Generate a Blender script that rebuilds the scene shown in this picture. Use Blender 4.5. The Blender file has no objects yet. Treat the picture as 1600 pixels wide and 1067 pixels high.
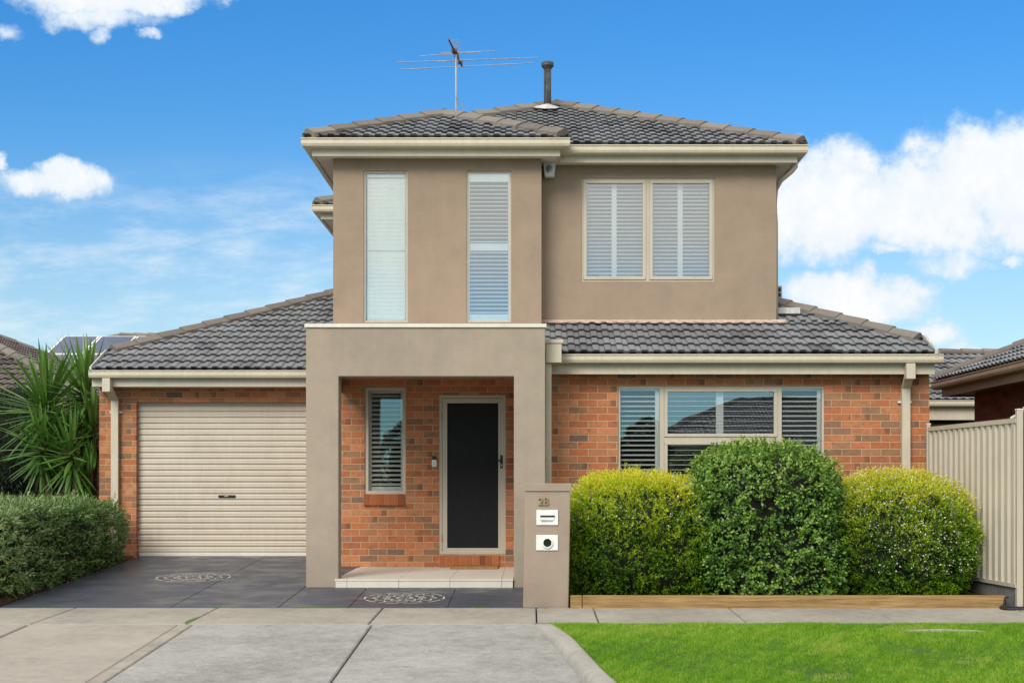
import bpy, bmesh, math, random
import numpy as np
from mathutils import Vector, Matrix

random.seed(7)
RNG = np.random.default_rng(11)
scn = bpy.context.scene
COL = scn.collection
F, H = 2134.0, 1.244          # focal length in photo pixels, eye height in metres


def wx(x, Y): return (x - 828.0) * Y / F
def wz(y, Y): return H + (750.0 - y) * Y / F
def drive_z(Y): return 0.048 * (Y - 15.9)
def path_z(Y): return -0.082 + 0.025 * (Y - 14.19)
def cross_z(Y): return -0.114 + 0.055 * (Y - 12.92)


# ------------------------------------------------------------------ materials
def new_mat(name):
    m = bpy.data.materials.new(name)
    m.use_nodes = True
    nt = m.node_tree
    for n in list(nt.nodes):
        nt.nodes.remove(n)
    out = nt.nodes.new('ShaderNodeOutputMaterial')
    return m, nt, out


class NB:
    """small node-building helper"""
    def __init__(s, nt): s.nt = nt

    def n(s, typ, **kw):
        nd = s.nt.nodes.new(typ)
        for k, v in kw.items():
            setattr(nd, k, v)
        return nd

    def link(s, a, b): s.nt.links.new(a, b)

    def put(s, sock, v):
        if isinstance(v, bpy.types.NodeSocket):
            s.link(v, sock)
        else:
            sock.default_value = v

    def m(s, op, a, b=None, c=None, clamp=False):
        nd = s.n('ShaderNodeMath', operation=op, use_clamp=clamp)
        s.put(nd.inputs[0], a)
        if b is not None: s.put(nd.inputs[1], b)
        if c is not None: s.put(nd.inputs[2], c)
        return nd.outputs[0]

    def smooth(s, v, a, b, lo=0.0, hi=1.0):
        nd = s.n('ShaderNodeMapRange', interpolation_type='SMOOTHSTEP')
        s.put(nd.inputs['Value'], v)
        nd.inputs['From Min'].default_value = a
        nd.inputs['From Max'].default_value = b
        nd.inputs['To Min'].default_value = lo
        nd.inputs['To Max'].default_value = hi
        return nd.outputs[0]

    def mix(s, f, a, b, blend='MIX'):
        nd = s.n('ShaderNodeMix', data_type='RGBA', blend_type=blend)
        s.put(nd.inputs[0], f)
        for sock, v in ((nd.inputs[6], a), (nd.inputs[7], b)):
            if isinstance(v, bpy.types.NodeSocket): s.link(v, sock)
            else: sock.default_value = (*v, 1.0) if len(v) == 3 else v
        return nd.outputs[2]

    def noise(s, vec, scale, detail=4, rough=.55, out='Fac'):
        nd = s.n('ShaderNodeTexNoise')
        if vec is not None: s.link(vec, nd.inputs['Vector'])
        nd.inputs['Scale'].default_value = scale
        nd.inputs['Detail'].default_value = detail
        nd.inputs['Roughness'].default_value = rough
        return nd.outputs[out]

    def ramp(s, fac, stops, interp='LINEAR'):
        nd = s.n('ShaderNodeValToRGB')
        cr = nd.color_ramp
        cr.interpolation = interp
        while len(cr.elements) < len(stops): cr.elements.new(.5)
        for e, (p, c) in zip(cr.elements, stops):
            e.position = p
            e.color = (*c, 1)
        s.put(nd.inputs[0], fac)
        return nd.outputs[0]

    def obj(s): return s.n('ShaderNodeTexCoord').outputs['Object']

    def mapping(s, vec, scale):
        nd = s.n('ShaderNodeMapping')
        s.link(vec, nd.inputs[0])
        nd.inputs['Scale'].default_value = scale
        return nd.outputs[0]

    def bump(s, h, strength, dist):
        nd = s.n('ShaderNodeBump')
        nd.inputs['Strength'].default_value = strength
        nd.inputs['Distance'].default_value = dist
        s.link(h, nd.inputs['Height'])
        return nd.outputs[0]

    def principled(s, out, color, rough=.6, normal=None, spec=.5, metal=0.0):
        p = s.n('ShaderNodeBsdfPrincipled')
        if isinstance(color, bpy.types.NodeSocket): s.link(color, p.inputs['Base Color'])
        else: p.inputs['Base Color'].default_value = (*color, 1)
        s.put(p.inputs['Roughness'], rough)
        p.inputs['Specular IOR Level'].default_value = spec
        p.inputs['Metallic'].default_value = metal
        if normal is not None: s.link(normal, p.inputs['Normal'])
        s.link(p.outputs[0], out.inputs[0])
        return p


def paint(name, col, rough=.5, var=.06, scale=6, spec=.4, metal=0, bump=0.0):
    m, nt, out = new_mat(name)
    b = NB(nt)
    o = b.obj()
    n1 = b.noise(o, scale, 5)
    n2 = b.noise(b.mapping(o, (9, 9, 1.2)), 2.2, 4)
    f = b.m('ADD', b.m('MULTIPLY', n1, .5), b.m('MULTIPLY', n2, .5))
    lo = tuple(c * (1 - 2.2 * var) for c in col)
    hi = tuple(min(1, c * (1 + 2.0 * var)) for c in col)
    c = b.ramp(f, [(.3, lo), (.7, hi)])
    dirt = b.noise(b.mapping(o, (1.6, 1.6, .8)), 1.5, 7, .72)
    c = b.mix(b.smooth(dirt, .50, .74, 0, .26), c, tuple(x * q for x, q in zip(col, (.66, .62, .55))))
    nrm = b.bump(b.noise(o, 160, 3), bump, .004) if bump else None
    b.principled(out, c, rough, nrm, spec, metal)
    return m


def mat_render(name, col):
    m, nt, out = new_mat(name)
    b = NB(nt)
    o = b.obj()
    big = b.noise(o, .9, 6, .6)
    streak = b.noise(b.mapping(o, (5, 5, .45)), 1.6, 5, .6)
    fine = b.noise(o, 55, 4, .7)
    spot = b.noise(o, 9, 3, .5)
    mid = b.noise(o, 3.4, 6, .65)
    f = b.m('ADD', b.m('MULTIPLY', big, .38), b.m('ADD', b.m('MULTIPLY', mid, .30), b.m('ADD', b.m('MULTIPLY', streak, .12), b.m('MULTIPLY', fine, .20))))
    c = b.ramp(f, [(.34, tuple(x * .80 for x in col)), (.5, col), (.66, tuple(x * 1.15 for x in col))])
    c = b.mix(b.smooth(spot, .66, .76, 0, .25), c, tuple(x * .72 for x in col))
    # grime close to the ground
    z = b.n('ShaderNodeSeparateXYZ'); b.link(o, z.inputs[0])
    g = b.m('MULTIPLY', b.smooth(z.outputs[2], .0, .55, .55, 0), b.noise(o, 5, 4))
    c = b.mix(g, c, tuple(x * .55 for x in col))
    sand = b.noise(o, 240, 2, .6)
    b.principled(out, c, .88, b.bump(b.m('ADD', b.m('ADD', sand, b.m('MULTIPLY', fine, 1.2)), b.m('MULTIPLY', mid, 5.0)), .40, .004), .25)
    return m


def mat_brick(name, palette, mortar, bl=.240, bh=.0862, dark=1.0):
    m, nt, out = new_mat(name)
    b = NB(nt)
    o = b.obj()
    sp = b.n('ShaderNodeSeparateXYZ'); b.link(o, sp.inputs[0])
    wob = b.noise(o, 14, 2)
    u = b.m('ADD', b.m('ADD', sp.outputs[0], sp.outputs[1]), b.m('MULTIPLY', wob, .004))
    v = b.m('ADD', b.m('ADD', sp.outputs[2], .006), b.m('MULTIPLY', wob, .003))
    rowf = b.m('DIVIDE', v, bh)
    row = b.m('FLOOR', rowf)
    odd = b.m('MULTIPLY', b.m('FLOORED_MODULO', row, 2.0), .5)
    jit = b.n('ShaderNodeTexWhiteNoise', noise_dimensions='1D'); b.link(row, jit.inputs['W'])
    colf = b.m('ADD', b.m('ADD', b.m('DIVIDE', u, bl), odd), b.m('MULTIPLY', jit.outputs[0], .06))
    colm = b.m('FLOOR', colf)
    fu = b.m('FRACT', colf); fv = b.m('FRACT', rowf)
    eu = b.m('MULTIPLY', b.m('MINIMUM', fu, b.m('SUBTRACT', 1.0, fu)), bl)
    ev = b.m('MULTIPLY', b.m('MINIMUM', fv, b.m('SUBTRACT', 1.0, fv)), bh)
    rag = b.m('MULTIPLY', b.m('SUBTRACT', b.noise(o, 60, 3, .7), .5), .006)
    e = b.m('ADD', b.m('MINIMUM', eu, ev), rag)
    inb = b.smooth(e, .0032, .0062)
    cv = b.n('ShaderNodeCombineXYZ'); b.link(colm, cv.inputs[0]); b.link(row, cv.inputs[1])
    wn = b.n('ShaderNodeTexWhiteNoise', noise_dimensions='2D'); b.link(cv.outputs[0], wn.inputs['Vector'])
    base = b.ramp(wn.outputs['Value'], palette, 'CONSTANT')
    hsv = b.n('ShaderNodeSeparateXYZ'); b.link(wn.outputs['Color'], hsv.inputs[0])
    val = b.m('ADD', .86, b.m('MULTIPLY', hsv.outputs[1], .28))
    mot = b.noise(o, 22, 5, .65)
    streak = b.noise(b.mapping(o, (6, 6, 40)), 2.0, 4, .6)
    val = b.m('MULTIPLY', val, b.m('ADD', .42, b.m('ADD', b.m('MULTIPLY', mot, .85), b.m('MULTIPLY', streak, .30))))
    vc = b.n('ShaderNodeCombineXYZ')
    for i in range(3): b.link(val, vc.inputs[i])
    c = b.mix(1.0, base, vc.outputs[0], 'MULTIPLY')
    # burnt header end on some bricks
    half = b.m('MULTIPLY', b.m('GREATER_THAN', hsv.outputs[2], .86), b.smooth(b.m('ADD', fu, b.m('MULTIPLY', mot, .5)), .86, 1.02))
    c = b.mix(b.m('MULTIPLY', half, .6), c, (.07, .045, .042))
    blot = b.noise(b.mapping(o, (1, 1, 1.5)), 9, 4, .6)
    c = b.mix(b.smooth(blot, .56, .70, 0, .55), c, (.17, .085, .05))
    c = b.mix(.14, c, (.27, .165, .105))
    mc = b.mix(b.noise(o, 30, 4), tuple(x * .78 for x in mortar), tuple(x * 1.12 for x in mortar))
    c = b.mix(inb, mc, c)
    if dark != 1.0:
        c = b.mix(1.0, c, (dark, dark, dark), 'MULTIPLY')
    hgt = b.m('ADD', b.m('MULTIPLY', inb, 1.0), b.m('MULTIPLY', b.noise(o, 90, 4, .7), .35))
    b.principled(out, c, .85, b.bump(hgt, .8, .007), .25)
    return m


def mat_tint(name, stops, rough=.55, spec=.3, transl=0.0, noise_scale=0.0, bump=0.0):
    """colour driven by the mesh attribute «tint» (per tile, per leaf, per brick)"""
    m, nt, out = new_mat(name)
    b = NB(nt)
    a = b.n('ShaderNodeAttribute', attribute_name='tint')
    f = a.outputs['Fac']
    o = b.obj()
    if noise_scale:
        f = b.m('ADD', f, b.m('MULTIPLY', b.m('SUBTRACT', b.noise(o, noise_scale, 4, .6), .5), .5))
    c = b.ramp(f, stops)
    nrm = b.bump(b.noise(o, 120, 3, .7), bump, .004) if bump else None
    p = b.principled(out, c, rough, nrm, spec)
    if transl:
        t = b.n('ShaderNodeBsdfTranslucent'); b.link(c, t.inputs[0])
        mx = b.n('ShaderNodeMixShader'); mx.inputs[0].default_value = transl
        b.link(p.outputs[0], mx.inputs[1]); b.link(t.outputs[0], mx.inputs[2])
        b.link(mx.outputs[0], out.inputs[0])
    return m


def mat_concrete(name, col, rough=.85, contrast=.28, stain=.35, scale=1.0, bump=.35, streak=False, grain=False):
    m, nt, out = new_mat(name)
    b = NB(nt)
    o = b.obj()
    big = b.noise(o, .8 * scale, 6, .62)
    mid = b.noise(o, 7 * scale, 6, .7)
    fine = b.noise(o, 75 * scale, 4, .75)
    f = b.m('ADD', b.m('MULTIPLY', big, .42), b.m('ADD', b.m('MULTIPLY', mid, .34), b.m('MULTIPLY', fine, .24)))
    c = b.ramp(f, [(.32, tuple(x * (1 - contrast * 1.3) for x in col)), (.5, col), (.68, tuple(x * (1 + contrast) for x in col))])
    st = b.noise(b.mapping(o, (1.2, 1.5, 1)), 2.2 * scale, 7, .74)
    c = b.mix(b.smooth(st, .52, .74, 0, stain), c, tuple(x * .5 for x in col))
    if grain:
        gr = b.noise(b.mapping(o, (30, 50, 1)), 1.5, 6, .8)
        c = b.mix(b.smooth(gr, .54, .66, 0, .85), c, tuple(min(1, x * 1.75) for x in col))
        c = b.mix(b.smooth(gr, .46, .34, 0, .65), c, tuple(x * .55 for x in col))
    pit = b.noise(o, 210 * scale, 2, .5)
    c = b.mix(b.smooth(pit, .62, .72, 0, .4), c, tuple(x * .42 for x in col))
    if streak:
        w = b.noise(b.mapping(o, (1.2, 1.5, 1)), 1.8, 6, .65)
        r = b.smooth(w, .35, .65, rough - .14, rough + .12)
    else:
        r = rough
    b.principled(out, c, r, b.bump(b.m('ADD', fine, b.m('MULTIPLY', pit, .7)), bump, .004), .4)
    return m


def mat_wood():
    m, nt, out = new_mat('treated_pine')
    b = NB(nt)
    o = b.obj()
    g = b.noise(b.mapping(o, (.7, 10, 16)), 3.2, 6, .62)
    k = b.noise(b.mapping(o, (1.6, 3, 3)), 1.4, 3)
    f = b.m('ADD', b.m('MULTIPLY', g, .65), b.m('MULTIPLY', k, .35))
    c = b.ramp(f, [(.3, (.13, .075, .026)), (.5, (.30, .185, .072)), (.7, (.44, .30, .13))])
    b.principled(out, c, .75, b.bump(g, .3, .004), .25)
    return m


def mat_glass(name='window_glass', base=.10, tint=(.98, 1.0, .98), refl=(.90, .96, 1.0)):
    m, nt, out = new_mat(name)
    b = NB(nt)
    t = b.n('ShaderNodeBsdfTransparent'); t.inputs[0].default_value = (*tint, 1)
    g = b.n('ShaderNodeBsdfGlossy'); g.inputs['Roughness'].default_value = .004
    g.inputs['Color'].default_value = (*refl, 1)
    o = b.obj()
    b.link(b.bump(b.noise(o, 1.3, 2), .02, .05), g.inputs['Normal'])
    fr = b.n('ShaderNodeFresnel'); fr.inputs['IOR'].default_value = 1.5
    mx = b.n('ShaderNodeMixShader')
    b.link(b.m('ADD', fr.outputs[0], base, clamp=True), mx.inputs[0])
    b.link(t.outputs[0], mx.inputs[1]); b.link(g.outputs[0], mx.inputs[2])
    b.link(mx.outputs[0], out.inputs[0])
    return m


M = {}
M['render_up'] = mat_render('upper_render', (.318, .238, .172))
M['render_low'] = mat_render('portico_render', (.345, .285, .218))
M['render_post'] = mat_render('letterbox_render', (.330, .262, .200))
PAL = [(0, (.46, .150, .058)), (.16, (.50, .185, .075)), (.32, (.43, .130, .050)), (.46, (.45, .170, .072)),
       (.58, (.38, .125, .054)), (.66, (.34, .160, .080)), (.78, (.29, .145, .080)), (.86, (.47, .20, .09)),
       (.95, (.26, .135, .078)), (.985, (.17, .105, .075))]
M['brick'] = mat_brick('orange_brick', PAL, (.52, .375, .225))
PAL2 = [(0, (.20, .040, .026)), (.3, (.16, .032, .022)), (.6, (.24, .055, .034)), (.85, (.11, .026, .02))]
M['brick_red'] = mat_brick('dark_red_brick', PAL2, (.24, .10, .07))
M['sill_brick'] = mat_tint('sill_brick', [(0, (.20, .062, .026)), (.5, (.36, .105, .038)), (1, (.44, .15, .052))], .85, .25, 0, 18, .5)
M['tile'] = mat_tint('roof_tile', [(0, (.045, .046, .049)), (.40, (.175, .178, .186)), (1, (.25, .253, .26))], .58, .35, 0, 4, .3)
M['tile_red'] = mat_tint('brown_roof_tile', [(0, (.05, .04, .037)), (.5, (.11, .085, .075)), (1, (.17, .13, .11))], .6, .4, 0, 6, .3)
M['cap'] = mat_tint('ridge_cap_tile', [(0, (.095, .082, .070)), (.5, (.185, .160, .135)), (1, (.265, .230, .19))], .75, .3, 0, 9, .4)
M['cream'] = paint('cream_paint', (.545, .485, .37), .42, .05, 3)
M['cream_lt'] = paint('pale_cream_paint', (.66, .63, .55), .5, .04, 3)
M['frame'] = paint('window_frame_paint', (.50, .44, .345), .4, .03, 3)
M['frame_dk'] = paint('taupe_frame_paint', (.36, .285, .21), .45, .03, 3)
M['soffit'] = paint('soffit_paint', (.64, .60, .52), .6, .04, 3)
M['door_cream'] = paint('roller_door_paint', (.535, .47, .37), .42, .04, 1.5)
M['white'] = paint('white_plastic', (.74, .74, .70), .4, .04, 5)
M['slat'] = paint('shutter_slat_paint', (.87, .885, .85), .5, .02, 4)
M['room'] = paint('painted_interior_shade', (.055, .06, .06), .9, .1, 2)  # near-black lining, the dark of unlit interiors put into its colour
M['mesh'] = paint('black_security_mesh', (.006, .006, .007), .6, .2, 20, .25)
M['black'] = paint('black_metal', (.012, .012, .013), .35, .1, 9)
M['steel'] = paint('galvanised_steel', (.42, .45, .47), .38, .15, 12, .5, .7)
M['rust'] = paint('weathered_antenna_metal', (.085, .06, .05), .6, .2, 20)
M['flue'] = paint('weathered_flue_metal', (.065, .07, .072), .55, .35, 14, .4, .3)
M['lead'] = paint('pinkish_mortar_flashing', (.50, .375, .30), .8, .16, 12, .3, 0, .5)
M['leadgrey'] = paint('grey_flashing', (.50, .50, .47), .7, .2, 10, .3, 0, .4)
M['brass'] = paint('brushed_brass', (.46, .36, .19), .35, .08, 20, .5, .85)
M['fence'] = paint('beige_steel_fence', (.49, .435, .34), .42, .04, 1.5)
M['brown_gut'] = paint('brown_gutter_paint', (.275, .180, .115), .4, .07, 3)
M['plinth'] = paint('grey_plinth', (.17, .165, .15), .85, .15, 8)
M['porch_tile'] = mat_concrete('porch_tile', (.60, .545, .455), .55, .10, .12, 1.0, .1)
M['concrete'] = mat_concrete('footpath_concrete', (.325, .298, .245), .9, .34, .45, 1.3, .5)
M['concrete_b'] = mat_concrete('crossover_concrete', (.325, .318, .290), .92, .45, .55, 1.5, .9, grain=True)
M['concrete_c'] = mat_concrete('pale_crossover_concrete', (.355, .322, .268), .9, .24, .30, 1.2, .5)
M['kerb'] = mat_concrete('kerb_concrete', (.36, .34, .295), .9, .3, .5, 1.4, .6)
M['charcoal'] = mat_concrete('charcoal_stamped_concrete', (.062, .070, .091), .44, .22, .22, .7, .22, True)
M['asphalt'] = mat_concrete('asphalt', (.05, .05, .052), .9, .3, .3, 2, .8)
M['stencil'] = paint('cream_stencil_paint', (.62, .58, .50), .8, .18, 26)
M['soil'] = mat_concrete('dark_soil', (.035, .024, .016), .95, .5, .5, 2.5, 1.0)
M['mulch'] = mat_concrete('bark_mulch', (.07, .036, .02), .95, .5, .5, 3, 1.0)
M['wood'] = mat_wood()
M['trunk'] = paint('bark', (.10, .075, .05), .9, .25, 14, .2, 0, .8)
M['twig'] = paint('shaded_twigs', (.009, .011, .005), .95, .3, 9)
M['mat'] = paint('coir_mat', (.33, .17, .06), .95, .2, 60, .1, 0, .8)
M['glass'] = mat_glass()
M['glass_mid'] = mat_glass('lounge_window_glass', .20)
M['glass_up'] = mat_glass('upper_window_glass', .27, (.97, 1.0, .98), (.86, .95, 1.0))
M['pv'] = paint('solar_cell', (.085, .10, .15), .22, .15, 3, .6)
M['lens'] = paint('blue_camera_lens', (.16, .19, .42), .15, .1, 30)
M['hose'] = paint('black_hose_rubber', (.018, .017, .016), .5, .1, 10)
M['blade_green'] = mat_tint('grass_blade', [(0, (.060, .160, .008)), (.4, (.120, .290, .014)), (.75, (.225, .42, .024)), (1, (.44, .46, .11))], .6, .2, .3)
M['turf'] = mat_concrete('turf_base', (.060, .120, .014), .95, .5, .3, 3, 1.0)
M['gold_leaf'] = mat_tint('golden_foliage', [(0, (.020, .062, .004)), (.25, (.075, .190, .007)), (.55, (.22, .37, .010)), (.8, (.50, .57, .018)), (1, (.68, .64, .05))], .55, .2, .30)
M['green_leaf'] = mat_tint('glossy_green_leaf', [(0, (.014, .042, .006)), (.35, (.058, .145, .016)), (.7, (.155, .300, .034)), (1, (.36, .46, .08))], .40, .5, .25)
M['hedge_leaf'] = mat_tint('hedge_leaf', [(0, (.014, .038, .008)), (.35, (.052, .120, .024)), (.7, (.125, .235, .050)), (1, (.28, .36, .15))], .45, .4, .22)
M['yucca_leaf'] = mat_tint('yucca_leaf', [(0, (.020, .048, .010)), (.4, (.055, .135, .022)), (.75, (.115, .24, .04)), (1, (.20, .33, .07))], .38, .45, .2)
M['conifer_leaf'] = mat_tint('dark_conifer_leaf', [(0, (.006, .016, .008)), (1, (.03, .062, .022))], .6, .3, .1)
M['petal'] = mat_tint('pale_pink_petal', [(0, (.55, .40, .50)), (1, (.85, .80, .80))], .6, .3, .2)
M['dry_leaf'] = paint('dry_yucca_leaf', (.34, .19, .07), .7, .2, 9)


# ------------------------------------------------------------------ mesh builder
class MB:
    def __init__(s): s.v = []; s.f = []; s.t = []; s.smooth = False

    def add(s, vs, fs, t=.5):
        k = len(s.v)
        s.v += [tuple(p) for p in vs]
        s.t += [t] * len(vs)
        s.f += [tuple(i + k for i in f) for f in fs]

    def quad(s, a, b, c, d, t=.5): s.add([a, b, c, d], [(0, 1, 2, 3)], t)

    def box(s, x0, x1, y0, y1, z0, z1, t=.5, bev=0.0):
        if bev:
            bm = bmesh.new()
            bmesh.ops.create_cube(bm, size=1)
            for v in bm.verts:
                v.co = Vector(((x0 + x1) / 2 + v.co.x * (x1 - x0), (y0 + y1) / 2 + v.co.y * (y1 - y0), (z0 + z1) / 2 + v.co.z * (z1 - z0)))
            bmesh.ops.bevel(bm, geom=bm.edges[:], offset=bev, segments=2, affect='EDGES', profile=.5)
            s.addbm(bm, t)
            return
        v = [(x0, y0, z0), (x1, y0, z0), (x1, y1, z0), (x0, y1, z0), (x0, y0, z1), (x1, y0, z1), (x1, y1, z1), (x0, y1, z1)]
        s.add(v, [(0, 3, 2, 1), (4, 5, 6, 7), (0, 1, 5, 4), (1, 2, 6, 5), (2, 3, 7, 6), (3, 0, 4, 7)], t)

    def addbm(s, bm, t=.5):
        bm.verts.index_update()
        s.add([v.co[:] for v in bm.verts], [[v.index for v in f.verts] for f in bm.faces], t)
        bm.free()

    def slab(s, x0, x1, y0, y1, zf, th, bev=.006):
        """a paving slab whose top follows zf(Y), with a small arris"""
        b = bev
        top = [(x0 + b, y0 + b), (x1 - b, y0 + b), (x1 - b, y1 - b), (x0 + b, y1 - b)]
        ed = [(x0, y0), (x1, y0), (x1, y1), (x0, y1)]
        vs = [(x, y, zf(y)) for x, y in top] + [(x, y, zf(y) - b) for x, y in ed] + [(x, y, zf(y) - th) for x, y in ed]
        fs = [(0, 1, 2, 3)]
        for i in range(4):
            j = (i + 1) % 4
            fs += [(i, i + 4, j + 4, j), (i + 4, i + 8, j + 8, j + 4)]
        s.add(vs, fs)

    def tube(s, pts, r, seg=10, caps=True, t=.5):
        pts = [Vector(p) for p in pts]
        rs = r if isinstance(r, (list, tuple)) else [r] * len(pts)
        rings = []
        up = Vector((0, 0, 1))
        for i, p in enumerate(pts):
            d = (pts[min(i + 1, len(pts) - 1)] - pts[max(i - 1, 0)]).normalized()
            a = d.cross(up)
            if a.length < .05: a = d.cross(Vector((1, 0, 0)))
            a.normalize(); c = a.cross(d)
            rings.append([p + (a * math.cos(2 * math.pi * k / seg) + c * math.sin(2 * math.pi * k / seg)) * rs[i] for k in range(seg)])
        vs = [v for rg in rings for v in rg]
        fs = []
        for i in range(len(pts) - 1):
            for k in range(seg):
                k2 = (k + 1) % seg
                fs.append((i * seg + k, i * seg + k2, (i + 1) * seg + k2, (i + 1) * seg + k))
        if caps:
            fs.append(tuple(range(seg - 1, -1, -1)))
            fs.append(tuple((len(pts) - 1) * seg + k for k in range(seg)))
        s.add(vs, fs, t)

    def rect_tube(s, pts, w, d):
        """rectangular downpipe through points, w across X, d across Y"""
        rings = []
        for i, p in enumerate(pts):
            p = Vector(p)
            a = Vector(pts[max(i - 1, 0)]); b = Vector(pts[min(i + 1, len(pts) - 1)])
            dr = (b - a).normalized()
            side = Vector((1, 0, 0)); fw = dr.cross(side)
            if fw.length < .1: side = Vector((0, 1, 0)); fw = dr.cross(side)
            fw.normalize()
            rings += [p + side * sx * w / 2 + fw * sy * d / 2 for sx, sy in ((-1, -1), (1, -1), (1, 1), (-1, 1))]
        fs = [(3, 2, 1, 0)]
        n = len(pts)
        for i in range(n - 1):
            for k in range(4):
                fs.append((i * 4 + k, i * 4 + (k + 1) % 4, i * 4 + 4 + (k + 1) % 4, i * 4 + 4 + k))
        fs.append(tuple((n - 1) * 4 + k for k in range(4)))
        s.add(rings, fs)

    def sweep(s, path, prof, closed_prof=True):
        """sweep a profile of (outward, z) along a plan polyline; outward is to the right of travel"""
        n = len(path); rings = []
        P = [Vector((x, y)) for x, y in path]
        for i in range(n):
            ns = []
            if i > 0:
                d = (P[i] - P[i - 1]).normalized(); ns.append(Vector((d.y, -d.x)))
            if i < n - 1:
                d = (P[i + 1] - P[i]).normalized(); ns.append(Vector((d.y, -d.x)))
            if len(ns) == 2:
                m = (ns[0] + ns[1]).normalized(); m = m / max(.2, m.dot(ns[0]))
            else: m = ns[0]
            rings.append([(P[i].x + m.x * o, P[i].y + m.y * o, z) for o, z in prof])
        k = len(prof)
        vs = [v for r in rings for v in r]; fs = []
        for i in range(n - 1):
            for j in range(k if closed_prof else k - 1):
                j2 = (j + 1) % k
                fs.append((i * k + j, (i + 1) * k + j, (i + 1) * k + j2, i * k + j2))
        if closed_prof:
            fs.append(tuple(range(k))); fs.append(tuple((n - 1) * k + j for j in range(k - 1, -1, -1)))
        s.add(vs, fs)

    def build(s, name, m, parent=None, smooth=False, recalc=True, tint=False):
        me = bpy.data.meshes.new(name)
        me.from_pydata(s.v, [], s.f)
        if tint:
            a = me.attributes.new('tint', 'FLOAT', 'POINT')
            a.data.foreach_set('value', np.array(s.t, dtype=np.float32))
        if recalc:
            bm = bmesh.new(); bm.from_mesh(me)
            bmesh.ops.recalc_face_normals(bm, faces=bm.faces[:])
            bm.to_mesh(me); bm.free()
        return link(name, me, m, parent, smooth)


def link(name, me, m, parent=None, smooth=False):
    me.materials.append(M[m])
    if smooth: me.polygons.foreach_set('use_smooth', [True] * len(me.polygons))
    me.update()
    o = bpy.data.objects.new(name, me)
    COL.objects.link(o)
    if parent: attach(o, parent)
    return o


def attach(o, parent):
    o.parent = parent
    # meshes are written in world coordinates
    base = parent
    loc = Vector((0, 0, 0))
    while base is not None:
        loc += Vector(base.location); base = base.parent
    if parent.type == 'EMPTY': o.matrix_parent_inverse = Matrix.Translation(-loc)


def thing(name, label, cat, loc, group=None):
    e = bpy.data.objects.new(name, None)
    e.empty_display_size = .2
    e.location = loc
    COL.objects.link(e)
    tag(e, label, cat, group)
    return e


def tag(o, label, cat, group=None):
    o['label'] = label; o['category'] = cat
    if group: o['group'] = group
    return o


def struct(o, kind='structure'):
    o['kind'] = kind
    return o


# ------------------------------------------------------------------ generic building pieces
def wall_front(mb, x0, x1, z0, z1, Y, holes=(), reveal=.14):
    xs = sorted({x0, x1, *[h[0] for h in holes], *[h[1] for h in holes]})
    zs = sorted({z0, z1, *[h[2] for h in holes], *[h[3] for h in holes]})
    for i in range(len(xs) - 1):
        for j in range(len(zs) - 1):
            cx = (xs[i] + xs[i + 1]) / 2; cz = (zs[j] + zs[j + 1]) / 2
            if any(h[0] < cx < h[1] and h[2] < cz < h[3] for h in holes): continue
            mb.quad((xs[i], Y, zs[j]), (xs[i + 1], Y, zs[j]), (xs[i + 1], Y, zs[j + 1]), (xs[i], Y, zs[j + 1]))
    for a, b, c, d in holes:
        Yb = Y + reveal
        mb.quad((a, Y, c), (a, Y, d), (a, Yb, d), (a, Yb, c))
        mb.quad((b, Y, c), (b, Yb, c), (b, Yb, d), (b, Y, d))
        mb.quad((a, Y, d), (b, Y, d), (b, Yb, d), (a, Yb, d))
        mb.quad((a, Y, c), (a, Yb, c), (b, Yb, c), (b, Y, c))


def wall_side(mb, X, y0, y1, z0, z1):
    mb.quad((X, y0, z0), (X, y1, z0), (X, y1, z1), (X, y0, z1))


GUT = [(0, .0), (0, -.112), (.085, -.112), (.108, -.100), (.120, -.070), (.118, -.035), (.108, -.022), (.122, -.014), (.122, .0),
       (.112, .0), (.106, -.012), (.104, -.09), (.012, -.10), (.012, .0)]


def gutter(mb, path, z): mb.sweep(path, [(o, z + h) for o, h in GUT])


def fascia(mb, path, zb, zt): mb.sweep(path, [(0, zb), (0, zt), (-.02, zt), (-.02, zb)])


SX = .147   # cover width of one roll
CRS = .285  # exposed length of one tile course
PROF = [(0, -.006), (.045, .016), (.12, .019), (.45, .019), (.54, .013), (.62, .001), (.80, 0), (.965, 0)]


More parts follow.
